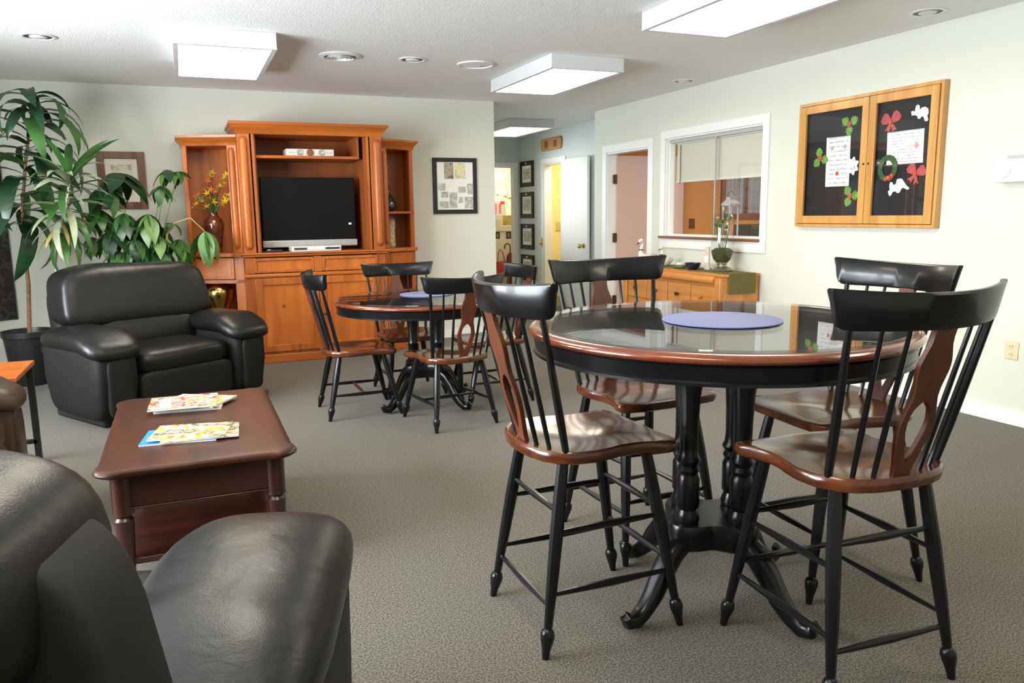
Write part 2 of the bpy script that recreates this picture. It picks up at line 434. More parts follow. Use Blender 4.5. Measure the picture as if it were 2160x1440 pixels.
def tag(o, label, cat, group=None):
    o['label'] = label; o['category'] = cat
    if group: o['group'] = group
    return o
def struct(name, g, mat, bevel=0.0, parent=None):
    o = obj(name, g, mat, parent, bevel)
    o['kind'] = 'structure'
    return o
def dup(root, loc, rotz, label, group=None):
    r = root.copy(); COL.objects.link(r); r.location = loc; r.rotation_euler = (0, 0, rotz); r['label'] = label
    if group: r['group'] = group
    for ch in list(root.children):
        c = ch.copy(); COL.objects.link(c); c.parent = r
        for s in list(ch.children):
            d = s.copy(); COL.objects.link(d); d.parent = c
    return r
RND = random.Random(7)

# ================================================================== THE SETTING
struct('floor', G().box(XL-0.1, 9.2, YF-0.1, 14.2, -0.08, 0), 'carpet')
struct('ceiling', G().box(XL-0.1, 9.2, YF-0.1, 14.2, HC, HC+0.08), 'ceiling_paint')
struct('wall_back', G().box(XL, 3.07, YB, YB+0.11, 0, HC), 'wall_paint')
# right wall with the doorway and the service window
DY0, DY1, DZ = 7.03, 7.90, 1.95
WY0, WY1, WZ0, WZ1 = 5.29, 6.72, 1.045, 2.0
XO = XR+0.10
g = G()
g.box(XR, XO, YF, WY0, 0, HC).box(XR, XO, WY0, WY1, 0, WZ0).box(XR, XO, WY0, WY1, WZ1, HC)
g.box(XR, XO, WY1, DY0, 0, HC).box(XR, XO, DY0, DY1, DZ, HC).box(XR, XO, DY1, 8.19, 0, HC)
struct('wall_right', g, 'wall_paint')
# hall beyond the corner
XH, YE = 4.88, 11.29
g = G().box(XO, XH+0.12, 8.07, 8.19, 0, HC)
struct('wall_hall_corner', g, 'hall_paint')
HY0, HY1, HZ = 9.76, 10.41, 1.99
g = G().box(XH, XH+0.12, 8.19, HY0, 0, HC).box(XH, XH+0.12, HY0, HY1, HZ, HC).box(XH, XH+0.12, HY1, YE, 0, HC)
struct('wall_hall_right', g, 'hall_paint')
struct('wall_hall_left', G().box(2.96, 3.07, YB+0.11, 9.45, 0, HC).box(2.96, 3.07, 9.45, 10.05, 0, 1.0).box(2.96, 3.07, 9.45, 10.05, 2.0, HC).box(2.96, 3.07, 10.05, YE, 0, HC), 'hall_paint')  # unseen opening added to let daylight into the hall
EX0, EX1 = 3.95, 4.765
g = G().box(2.96, EX0, YE, YE+0.1, 0, HC).box(EX0, EX1, YE, YE+0.1, 1.99, HC).box(EX1, XH+0.12, YE, YE+0.1, 0, HC)
struct('wall_hall_end', g, 'hall_paint')
# left wall and the wall behind the camera, both with windows
def window_wall(name, axis, pos, t, lo, hi, openings, z0, z1):
    g = G(); cur = lo
    def bx(a, b, c, d):
        if axis == 'x': g.box(min(pos, pos+t), max(pos, pos+t), a, b, c, d)
        else: g.box(a, b, min(pos, pos+t), max(pos, pos+t), c, d)
    for a, b in openings:
        bx(cur, a, 0, HC); bx(a, b, 0, z0); bx(a, b, z1, HC); cur = b
    bx(cur, hi, 0, HC)
    return struct(name, g, 'wall_paint')
window_wall('wall_left', 'x', XL, -0.1, YF, YB+0.11, [(1.5, 3.3), (3.8, 5.0)], 0.7, 2.1)
struct('wall_front', G().box(XL, XO, YF-0.1, YF, 0, HC), 'wall_paint')
def sash_window(name, axis, pos, a, b, z0, z1, cols, rows, mat='trim_white', fr=0.05):
    """frame, muntins and glass of an outside window"""
    def bx(g, p, q, u, v, d0, d1):
        if axis == 'x': g.box(pos+d0, pos+d1, p, q, u, v)
        else: g.box(p, q, pos+d0, pos+d1, u, v)
        return g
    g = G()
    bx(g, a-fr, a+0.03, z0-fr, z1+fr, -0.06, 0.03); bx(g, b-0.03, b+fr, z0-fr, z1+fr, -0.06, 0.03)
    bx(g, a, b, z0-fr, z0+0.03, -0.06, 0.03); bx(g, a, b, z1-0.03, z1+fr, -0.06, 0.03)
    w = struct(name, g, mat)
    for i in range(1, cols):
        x = a+(b-a)*i/cols; obj('muntin', bx(G(), x-0.012, x+0.012, z0, z1, -0.04, -0.01), mat, w)
    for i in range(1, rows):
        z = z0+(z1-z0)*i/rows; obj('muntin', bx(G(), a, b, z-0.012, z+0.012, -0.04, -0.01), mat, w)
    obj('pane', bx(G(), a, b, z0, z1, -0.028, -0.022), 'glass_pane', w, smooth=0)
    return w
sash_window('window_2', 'x', XL-0.02, 1.5, 3.3, 0.7, 2.1, 4, 4)
sash_window('window_added_hall', 'x', 3.04, 9.45, 10.05, 1.0, 2.0, 2, 2)  # added out of view to light the hall and its white door
sash_window('window_3', 'x', XL-0.02, 3.8, 5.0, 0.7, 2.1, 3, 4)

# baseboards
def baseboard(name, pts, mat='trim_white'):
    g = G()
    for (x0, x1, y0, y1) in pts:
        g.box(x0, x1, y0, y1, 0, 0.085)
    return struct(name, g, mat, bevel=0.004)
baseboard('baseboard_back', [(XL, 3.07, YB-0.014, YB)])
baseboard('baseboard_right', [(XR-0.014, XR, YF, DY0-0.09), (XR-0.014, XR, DY1+0.09, 8.19)])
baseboard('baseboard_left', [(XL, XL+0.014, YF, YB)])
baseboard('baseboard_hall', [(XH-0.014, XH, HY1+0.08, YE)])

# doorway in the right wall
def casing_x(name, x, y0, y1, z1, w=0.085, t=0.018, depth=0.12, sgn=-1):
    """door trim on a wall that faces -x, with jamb lining"""
    g = G()
    g.box(x-t, x, y0-w, y0, 0, z1+w).box(x-t, x, y1, y1+w, 0, z1+w).box(x-t, x, y0, y1, z1, z1+w)
    g.box(x-0.004, x+depth, y0, y0+0.018, 0, z1).box(x-0.004, x+depth, y1-0.018, y1, 0, z1).box(x-0.004, x+depth, y0, y1, z1-0.018, z1)
    return struct(name, g, 'trim_white', bevel=0.004)
casing_x('trim_1', XR, DY0, DY1, DZ)
casing_x('trim_2', XH, HY0, HY1, HZ, w=0.07)
g = G().box(EX1, EX1+0.075, YE-0.018, YE, 0, 2.065).box(EX0-0.075, EX0, YE-0.018, YE, 0, 2.065).box(EX0, EX1, YE-0.018, YE, 1.99, 2.065)
struct('trim_3', g, 'trim_white', bevel=0.004)
# pink door leaf swung into the office, hinged on the far jamb
d = struct('door_1', G().box(XO+0.005, XO+0.92, 7.865, 7.90, 0.012, DZ-0.025), 'door_pink', bevel=0.003)
for z in (0.28, 1.0, 1.66):
    obj('hinge', G().box(XO-0.035, XO+0.012, 7.862, 7.880, z-0.05, z+0.05).lathe([(0.010, z-0.055), (0.010, z+0.055)], (XO-0.012, 7.858, 0), 8), 'dark_bronze', d)
obj('knob', G().sphere((XO+0.86, 7.82, 0.95), 0.03).tube([(XO+0.86, 7.865, 0.95), (XO+0.86, 7.83, 0.95)], 0.012), 'brass', d)
# white door folded back against the hall wall
d = struct('door_2', G().box(XH-0.085, XH-0.048, 8.93, 9.70, 0.012, 2.0), 'door_white', bevel=0.003)
obj('knob', G().sphere((XH-0.145, 9.02, 0.86), 0.030).lathe([(0.032, 0), (0.028, 0.012)], (XH-0.095, 9.02, 0.86), 14, Matrix.Rotation(pi/2, 3, 'Y')).tube([(XH-0.085, 9.02, 0.86), (XH-0.14, 9.02, 0.86)], 0.012), 'brass', d)
obj('latch_plate', G().box(XH-0.024, XH-0.019, HY1+0.02, HY1+0.05, 0.80, 0.93).sphere((XH-0.04, HY1+0.035, 0.86), 0.025), 'brass', bpy.data.objects['trim_2'])

# service window
g = G()
t, w = 0.018, 0.075
g.box(XR-t, XR, WY0-w, WY0, WZ0-0.02, WZ1+w).box(XR-t, XR, WY1, WY1+w, WZ0-0.02, WZ1+w).box(XR-t, XR, WY0, WY1, WZ1, WZ1+w)
g.box(XR-t, XR, WY0-w, WY1+w, WZ0-0.115, WZ0-0.02)
g.box(XR, XO, WY0, WY0+0.015, WZ0, WZ1).box(XR, XO, WY1-0.015, WY1, WZ0, WZ1).box(XR, XO, WY0, WY1, WZ1-0.015, WZ1)
win = struct('window_1', g, 'trim_white', bevel=0.003)
obj('sill', G().box(XR-0.045, XO+0.02, WY0-0.01, WY1+0.06, WZ0-0.022, WZ0+0.002), 'sill_brown', win, bevel=0.004)
obj('track', G().box(XR+0.03, XR+0.085, WY0+0.015, WY1-0.015, WZ0, WZ0+0.022), 'trim_white', win)
obj('track', G().box(XR+0.03, XR+0.085, WY0+0.015, WY1-0.015, WZ1-0.045, WZ1-0.015), 'grey_soft', win)
MY = 5.96
obj('pane', G().box(XR+0.040, XR+0.045, WY0+0.016, MY+0.02, WZ0+0.02, WZ1-0.04), 'glass_pane', win, smooth=0)
obj('pane', G().box(XR+0.066, XR+0.071, MY-0.02, WY1-0.028, WZ0+0.02, WZ1-0.04), 'glass_pane', win, smooth=0)
obj('pane_edge', G().box(XR+0.037, XR+0.048, MY+0.016, MY+0.026, WZ0+0.02, WZ1-0.04), 'grey_soft', win)
obj('side_channel', G().box(XR+0.03, XR+0.085, WY1-0.028, WY1-0.015, WZ0+0.02, WZ1-0.045), 'trim_white', win)
# venetian blind inside the service window, let halfway down
bl = thing('window_blind', 'cream venetian blind lowered halfway behind the service window', 'blind', (XR+0.12, 6.0, 1.58), world=True)
obj('head_rail', G().box(XO-0.03, XO+0.02, WY0+0.03, WY1-0.06, WZ1-0.055, WZ1-0.016), 'blind', bl)
obj('bottom_rail', G().box(XO-0.018, XO+0.010, WY0+0.03, WY1-0.06, 1.572, 1.588), 'blind', bl)
slat = G()
Ms = Matrix.Rotation(radians(62), 3, 'Y')
slat.box(-0.0125, 0.0125, WY0+0.03, WY1-0.06, -0.0006, 0.0006, Ms)
sm = slat.mesh('slat', 0); sm.materials.append(MATS['blind'])
nz = 19
for i in range(nz):
    o = obj('slat', sm, None, bl)
    o.matrix_parent_inverse = Matrix.Identity(4)
    o.location = (XO-0.004-(XR+0.12), -6.0, 1.60+i*(WZ1-0.06-1.60)/(nz-1)-1.58)
obj('cord', G().tube([(XO-0.02, WY1-0.13, 1.93), (XO-0.02, WY1-0.13, 1.56)], 0.004, 6), 'brown_frame', bl)

# ---- office behind the service window
g = G().box(XO, 9.1, 8.07, 8.19, 0, HC)
OWX0, OWX1, OWZ0, OWZ1 = 6.16, 6.90, 1.22, 1.95
g = G().box(XO, OWX0, 7.95, 8.07, 0, HC).box(OWX0, OWX1, 7.95, 8.07, 0, OWZ0).box(OWX0, OWX1, 7.95, 8.07, OWZ1, HC)
struct('wall_office_back', g, 'office_orange')
struct('wall_office_side', G().box(OWX1, 9.1, 7.95, 8.07, 0, HC).box(9.0, 9.1, 3.5, 7.95, 0, HC), 'office_rust')
struct('wall_office_front', G().box(XO, 9.0, 3.4, 3.5, 0, HC), 'office_orange')
struct('wall_office_lining', G().box(XO, XO+0.012, 3.5, WY0, 0, HC).box(XO, XO+0.012, WY1, DY0-0.02, 0, HC), 'office_orange')
sash_window('window_5', 'y', 7.99, OWX0, OWX1, OWZ0, OWZ1, 2, 1, 'office_rust', 0.04)
g = G()
for i in range(1, 10):
    if i != 5: g.box(OWX0+0.074*i-0.004, OWX0+0.074*i+0.004, 7.965, 7.972, OWZ0, OWZ1)
for i in range(1, 10): g.box(OWX0, OWX1, 7.966, 7.971, OWZ0+0.073*i-0.003, OWZ0+0.073*i+0.003)
obj('lattice', g, 'grey_soft', bpy.data.objects['window_5'])
obj('sky_screen', G().box(OWX0, OWX1, 8.02, 8.023, OWZ0, OWZ1), 'sky_dimming', bpy.data.objects['window_5'], smooth=0)  # added panel that keeps the sky behind the lattice from blowing out
g = G().box(6.2, 7.6, 7.45, 7.93, 0, 1.12)
fc = thing('office_hutch', 'dark green office cabinet seen low through the service window', 'cabinet', (6.9, 7.7, 0), world=True)
obj('body', g, 'cabinet_green', fc, bevel=0.008)
obj('door', G().box(6.22, 6.89, 7.43, 7.45, 0.06, 1.08), 'cabinet_green', fc, bevel=0.004)
obj('door', G().box(6.91, 7.58, 7.43, 7.45, 0.06, 1.08), 'cabinet_green', fc, bevel=0.004)
pf = thing('gold_ornament', 'small gold ornament on the dark green office cabinet', 'ornament', (6.75, 7.6, 1.12), world=True)
obj('foot', G().lathe([(0.05, 1.122), (0.02, 1.135), (0.015, 1.16)], (6.75, 7.6, 0), 14), 'vase_gold', pf)
obj('bloom', G().sphere((6.75, 7.6, 1.19), 0.045, 12), 'vase_gold', pf)
tag(obj('switch_plate', G().box(5.66, 5.74, 7.938, 7.949, 1.08, 1.20).box(5.69, 5.71, 7.930, 7.94, 1.125, 1.155), 'brass'), 'brass switch plate on the orange office wall', 'switch')
st = struct('window_stool', G().box(XO+0.021, XO+0.26, WY0-0.1, WY1+0.05, WZ0-0.035, WZ0-0.008), 'trim_white')
st.name = 'trim_4'
# lantern on the office ledge
ln = thing('candle_lantern', 'pale grey metal lantern with an orange candle behind the service window', 'lantern', (XO+0.11, 5.96, WZ0-0.008), world=True)
lx, ly, lz = XO+0.11, 5.96, WZ0-0.008
obj('base', G().box(lx-0.055, lx+0.055, ly-0.055, ly+0.055, lz, lz+0.02), 'grey_soft', ln, bevel=0.003)
for sx in (-1, 1):
    for sy in (-1, 1):
        obj('post', G().box(lx+sx*0.048-0.006, lx+sx*0.048+0.006, ly+sy*0.048-0.006, ly+sy*0.048+0.006, lz+0.02, lz+0.30), 'grey_soft', ln)
obj('roof', G().rings([[(lx+a*q, ly+b*q, z) for a, b in ((-1, -1), (1, -1), (1, 1), (-1, 1))] for q, z in ((0.062, lz+0.30), (0.062, lz+0.315), (0.03, lz+0.355), (0.03, lz+0.375))]), 'grey_soft', ln, smooth=0)
obj('handle', G().tube([(lx, ly+0.045*cos(a), lz+0.37+0.06*sin(a)) for a in [pi*i/10 for i in range(11)]], 0.004, 6), 'dark_bronze', ln)
obj('candle', G().lathe([(0.032, lz+0.02), (0.032, lz+0.19), (0.004, lz+0.19)], (lx, ly, 0), 16), 'candle_orange', ln)

# ---- yellow room off the hall, and the lit room at the hall's end
g = G().box(XH+0.12, 6.0, 11.0, 11.1, 0, HC).box(5.9, 6.0, 8.3, 11.0, 0, HC).box(XH+0.12, 6.0, 8.2, 8.3, 0, HC)
struct('wall_yellow_room', g, 'yellow_paint')
tag(obj('switch_plate', G().box(5.36, 5.44, 10.985, 10.999, 1.02, 1.15).box(5.39, 5.41, 10.975, 10.986, 1.065, 1.105), 'switch_cream'), 'cream switch plate on the yellow wall', 'switch')
g = G().box(2.9, 6.4, 13.6, 13.7, 0, HC).box(2.9, 3.0, YE+0.1, 13.6, 0, HC).box(6.3, 6.4, YE+0.1, 13.6, 0, HC).box(XH+0.12, 6.4, YE, YE+0.1, 0, HC)
struct('wall_end_room', g, 'cream_paint')
hw = struct('wall_half', G().box(4.3, 6.3, 12.25, 12.35, 0, 1.0), 'cream_paint')
struct('trim_5', G().box(4.28, 6.3, 12.15, 12.42, 1.0, 1.09), 'cream_paint', bevel=0.006)

# ================================================================== CEILING FITTINGS
def fixture(label, x, y, lx=0.61, ly=1.22, mat='diffuser', grp='fluorescent ceiling boxes'):
    t = thing('ceiling_light', label, 'light', (x, y, HC), group=grp)
    z0, z1 = -0.10, -0.001
    a, b = lx/2, ly/2
    for (x0, x1, y0, y1) in ((-a, a, -b, -b+0.02), (-a, a, b-0.02, b), (-a, -a+0.02, -b+0.02, b-0.02), (a-0.02, a, -b+0.02, b-0.02)):
        obj('side_panel', G().box(x0, x1, y0, y1, z0, z1), 'fixture_white', t, bevel=0.003)
    obj('diffuser', G().box(-a+0.021, a-0.021, -b+0.021, b-0.021, z0+0.004, z0+0.012), mat, t)
    obj('diffuser_frame', G().box(-a, -a+0.03, -b, b, z0-0.004, z0+0.003).box(a-0.03, a, -b, b, z0-0.004, z0+0.003).box(-a+0.03, a-0.03, -b, -b+0.03, z0-0.004, z0+0.003).box(-a+0.03, a-0.03, b-0.03, b, z0-0.004, z0+0.003), 'fixture_white', t)
    return t
fixture('white boxed fluorescent light over the entertainment cabinet', 0.33, 5.94)
fixture('white boxed fluorescent light nearest the hall opening', 2.87, 5.94)
fixture('large white boxed fluorescent light at the top edge near the notice board', 2.87, 3.50)
fixture('white boxed fluorescent light over the coffee table', 0.33, 3.42)
fixture('white boxed fluorescent light over the near seating', 0.33, 1.00)
fixture('white boxed fluorescent light over the near side of the counter table', 2.87, 1.00)
fixture('dim white boxed light on the hall ceiling', 4.07, 9.62, 0.61, 1.22, 'hall_diffuser')
fixture('boxed light on the ceiling of the lit room past the hall', 4.9, 12.9, 1.2, 0.61, 'yellow_lamp')
fixture('boxed light on the ceiling of the yellow room', 5.45, 9.9, 0.6, 0.6, 'yellow_lamp')
fixture('boxed light on the office ceiling', 6.3, 5.9, 0.61, 1.22, 'office_lamp')

def downlight(label, x, y):
    t = thing('downlight', label, 'light', (x, y, HC), group='unlit recessed downlights')
    obj('trim_ring', G().lathe([(0.102, -0.001), (0.104, -0.006), (0.086, -0.008), (0.078, -0.001)], n=28), 'bin_white', t)
    obj('baffle', G().lathe([(0.080, -0.0035), (0.05, -0.003), (0.001, -0.0025)], n=28), 'can_dark', t)
    obj('bulb', G().lathe([(0.001, -0.016), (0.035, -0.014), (0.050, -0.008), (0.052, -0.003)], n=20), 'can_bulb', t)
downlight('unlit recessed downlight above the tall plant', -0.757, 5.917)
downlight('unlit recessed downlight between the round vent and the flat round grille', 1.678, 5.885)
downlight('unlit recessed downlight in front of the service window', 4.22, 6.05)
downlight('unlit recessed downlight above the notice board', 4.18, 3.527)
t = thing('ceiling_vent', 'round slotted air vent on the ceiling right of the cabinet light', 'vent', (1.145, 5.915, HC))
obj('flange', G().lathe([(0.150, -0.001), (0.152, -0.008), (0.120, -0.016), (0.112, -0.002)], n=32), 'bin_white', t)
obj('throat', G().lathe([(0.113, -0.004), (0.001, -0.003)], n=24), 'can_dark', t)
for r in (0.095, 0.070, 0.045):
    obj('cone_ring', G().lathe([(r-0.012, -0.006), (r, -0.022), (r+0.004, -0.021), (r-0.008, -0.005)], n=24), 'bin_white', t)
obj('hub', G().lathe([(0.001, -0.022), (0.02, -0.020), (0.022, -0.004)], n=16), 'bin_white', t)
t = thing('ceiling_speaker', 'flat white round grille on the ceiling beside the hall light', 'speaker', (2.19, 5.91, HC))
obj('rim', G().lathe([(0.145, -0.001), (0.146, -0.010), (0.130, -0.013), (0.126, -0.004)], n=32), 'bin_white', t)
obj('grille', G().lathe([(0.127, -0.006), (0.06, -0.010), (0.001, -0.011)], n=32), 'bin_white', t)
obj('clip', G().box(0.03, 0.07, -0.02, 0.02, -0.014, -0.008), 'grey_soft', t)

# ================================================================== CHAIRS AND TABLES
def lerp_tab(tab, x):
    for (a, va), (b, vb) in zip(tab, tab[1:]):
        if x <= b: return va+(vb-va)*max(0, (x-a))/(b-a)
    return tab[-1][1]
def seat_mesh(sh):
    half = [(-0.235, 0.0), (-0.234, 0.04), (-0.228, 0.09), (-0.212, 0.14), (-0.183, 0.180), (-0.135, 0.208), (-0.07, 0.215), (-0.015, 0.206), (0.03, 0.194), (0.08, 0.192), (0.13, 0.203), (0.172, 0.218), (0.200, 0.217), (0.216, 0.196), (0.222, 0.12), (0.224, 0.0)]
    loop = [(w, y) for y, w in half] + [(-w, y) for y, w in reversed(half[1:-1])]
    def zt(x, y):
        z = -0.020*math.exp(-((x/0.15)**2+((y+0.06)/0.13)**2))
        z += -0.010*math.exp(-(((abs(x)-0.11)/0.07)**2+((y-0.13)/0.09)**2))
        return z - 0.010*max(0, y-0.12)/0.1
    rs = []
    for k, z in ((0.93, -0.042), (0.985, -0.036), (1.0, -0.022), (0.995, -0.008), (0.97, 0.0)):
        rs.append([(x*k, (y+0.01)*k-0.01, sh+z+(zt(x, y) if z == 0 else zt(x, y)*0.5)) for x, y in loop])
    for k in (0.86, 0.7, 0.5, 0.3, 0.1):
        rs.append([(x*k, (y+0.01)*k-0.01, sh+zt(x*k, (y+0.01)*k-0.01)) for x, y in loop])
    return G().rings(rs)
def crest_y(s): return -0.330+0.100*(s/0.278)**2
def crest_mesh(zc):
    """zc: height of the top edge at the middle"""
    tab = [(0, -0.090), (0.225, -0.089), (0.243, -0.086), (0.254, -0.078), (0.260, -0.064), (0.264, -0.047), (0.269, -0.026), (0.275, -0.009), (0.278, 0.004)]
    ss = [0.21, 0.225, 0.243, 0.254, 0.260, 0.264, 0.269, 0.275, 0.278]
    ss = [-q for q in reversed(ss)]+[-0.18+0.03*i for i in range(13)]+ss
    rs = []
    for s in ss:
        zb = lerp_tab(tab, abs(s)); zt = 0.012*(s/0.278)**2+0.002
        y = crest_y(s); h = 0.0105
        def P(dy, z): return (s, y+dy-0.22*z, zc+z)
        zm = zt-0.006 if zt-zb > 0.02 else zt-(zt-zb)*0.3
        zl = zb+0.006 if zt-zb > 0.02 else zb+(zt-zb)*0.3
        rs.append([P(h, zl), P(h, zm), P(h*0.5, zt), P(-h*0.5, zt), P(-h, zm), P(-h, zl), P(-h*0.5, zb), P(h*0.5, zb)])
    return G().rings(rs)
def splat_mesh(p0, p1):
    W = [(0, 0.027), (0.06, 0.029), (0.15, 0.040), (0.28, 0.053), (0.37, 0.056), (0.46, 0.047), (0.55, 0.038), (0.62, 0.041), (0.72, 0.050), (0.78, 0.048), (0.88, 0.034), (0.94, 0.031), (1.0, 0.035)]
    Hh = [(0, 0), (0.09, 0), (0.13, 0.009), (0.22, 0.021), (0.32, 0.033), (0.40, 0.035), (0.46, 0.027), (0.50, 0.012), (0.515, 0), (1, 0)]
    vs = sorted(set([i/26 for i in range(27)]+[0.09, 0.5, 0.515, 0.11, 0.48]))
    g = G(); p0 = Vector(p0); p1 = Vector(p1); t = 0.007
    rows = []
    for v in vs:
        c = p0.lerp(p1, v); w = lerp_tab(W, v); h = lerp_tab(Hh, v)
        rows.append([(c.x+x, c.y+d, c.z) for d in (t, -t) for x in (-w, -h, h, w)] + [h])
    vv = []; ff = []
    for r in rows: vv += r[:8]
    for i in range(len(rows)-1):
        a, b = i*8, (i+1)*8
        ff += [(a, b, b+1, a+1), (a+2, b+2, b+3, a+3), (a+4, a+5, b+5, b+4), (a+6, a+7, b+7, b+6), (a, a+4, b+4, b), (a+3, b+3, b+7, a+7)]
        if rows[i][8] > 0 or rows[i+1][8] > 0: ff += [(a+1, b+1, b+5, a+5), (a+2, a+6, b+6, b+2)]
    n = (len(rows)-1)*8
    ff += [(0, 1, 5, 4), (2, 3, 7, 6), (n, n+4, n+5, n+1), (n+2, n+6, n+7, n+3)]
    g.add(vv, ff); return g
def make_chair(name, sh, label, group, tall):
    t = thing(name, label, 'chair', group=group)
    obj('seat', seat_mesh(sh), 'cherry_seat', t, smooth=50)
    zc = sh+0.479
    obj('crest_rail', crest_mesh(zc), 'black_paint', t, smooth=45)
    def line(xb, xt):
        yb = -0.205+0.055*(xb/0.185)**2
        yt = crest_y(xt)-0.22*(-0.083)
        return Vector((xb, yb, sh-0.008)), Vector((xt, yt, zc-0.083))
    for s in (-1, 1):
        a, b = line(s*0.182, s*0.228)
        obj('back_post', G().tube([a, a.lerp(b, 0.25), a.lerp(b, 0.6), b], [0.0105, 0.0125, 0.0115, 0.0085], 8), 'black_paint', t)
        for xb, xt in ((0.128, 0.160), (0.076, 0.096)):
            a, b = line(s*xb, s*xt)
            obj('spindle', G().tube([a, a.lerp(b, 0.3), b], [0.0070, 0.0080, 0.0058], 8), 'black_paint', t)
    a, b = line(0, 0)
    obj('splat', splat_mesh(a, b+Vector((0, 0, 0.004))), 'cherry_splat', t, smooth=40)
    legs = {}
    for sx in (-1, 1):
        for sy in (-1, 1):
            a = Vector((sx*0.150, sy*0.140-0.005, sh-0.034)); b = Vector((sx*0.210, sy*0.235, 0.0))
            fr = [(0, 0.0165), (0.12, 0.0185), (0.35, 0.0205), (0.6, 0.0180), (0.84, 0.0130)]
            zb = 0.075/sh
            pts = [a.lerp(b, f) for f, r in fr] + [a.lerp(b, 1-zb*1.25), a.lerp(b, 1-zb*1.18), a.lerp(b, 1-zb), a.lerp(b, 1-zb*0.8), a.lerp(b, 1-zb*0.4), b]
            rr = [r for f, r in fr] + [0.0120, 0.0180, 0.0220, 0.0205, 0.0135, 0.0105]
            obj('leg', G().tube(pts, rr, 10, up=(0, 1, 0)), 'black_paint', t)
            legs[sx, sy] = (a, b)
    def leg_at(k, z):
        a, b = legs[k]; f = (a.z-z)/(a.z-b.z); return a.lerp(b, f)
    def stretch(k1, k2, z1, z2=None):
        p, q = leg_at(k1, z1), leg_at(k2, z2 or z1)
        obj('stretcher', G().tube([p, p.lerp(q, 0.15), p.lerp(q, 0.5), p.lerp(q, 0.85), q], [0.0065, 0.0085, 0.0120, 0.0085, 0.0065], 8), 'black_paint', t)
    if tall:
        for zz in (0.365, 0.185):
            stretch((-1, -1), (-1, 1), zz); stretch((1, -1), (1, 1), zz)
        for zz in (0.425, 0.150):
            stretch((-1, -1), (1, -1), zz)
        for zz in (0.395, 0.225):
            stretch((-1, 1), (1, 1), zz)
    else:
        stretch((-1, -1), (-1, 1), 0.155); stretch((1, -1), (1, 1), 0.155)
        p = leg_at((-1, -1), 0.155).lerp(leg_at((-1, 1), 0.155), 0.5); q = leg_at((1, -1), 0.155).lerp(leg_at((1, 1), 0.155), 0.5)
        obj('stretcher', G().tube([p, p.lerp(q, 0.5), q], [0.007, 0.012, 0.007], 8), 'black_paint', t)
    return t
GN, GFAR = 'tall chairs around the near counter table', 'dining chairs around the far table'
c0 = make_chair('counter_chair', 0.615, 'tall black and cherry chair on the left of the near table, facing right', GN, True)
c0.location = (1.12, 2.11, 0); c0.rotation_euler = (0, 0, -pi/2)
dup(c0, (1.677, 1.60, 0), radians(-3), 'tall black and cherry chair closest to the camera, back turned to it')
dup(c0, (1.615, 2.57, 0), pi+radians(2), 'tall black and cherry chair behind the near table in front of the sideboard')
dup(c0, (2.07, 2.03, 0), pi/2+radians(-4), 'tall black and cherry chair right of the near table beside the plain wall')
c1 = make_chair('dining_chair', 0.445, 'low black and cherry chair left of the far table, by the cabinet doors', GFAR, False)
c1.location = (1.005, 5.08, 0); c1.rotation_euler = (0, 0, -pi/2)
dup(c1, (1.475, 4.58, 0), radians(9), 'low black and cherry chair in front of the far table, back to the camera')
dup(c1, (1.47, 5.52, 0), pi, 'low black and cherry chair behind the far table against the cabinet')
dup(c1, (1.93, 5.03, 0), pi/2, 'low black and cherry chair right of the far table toward the hall')

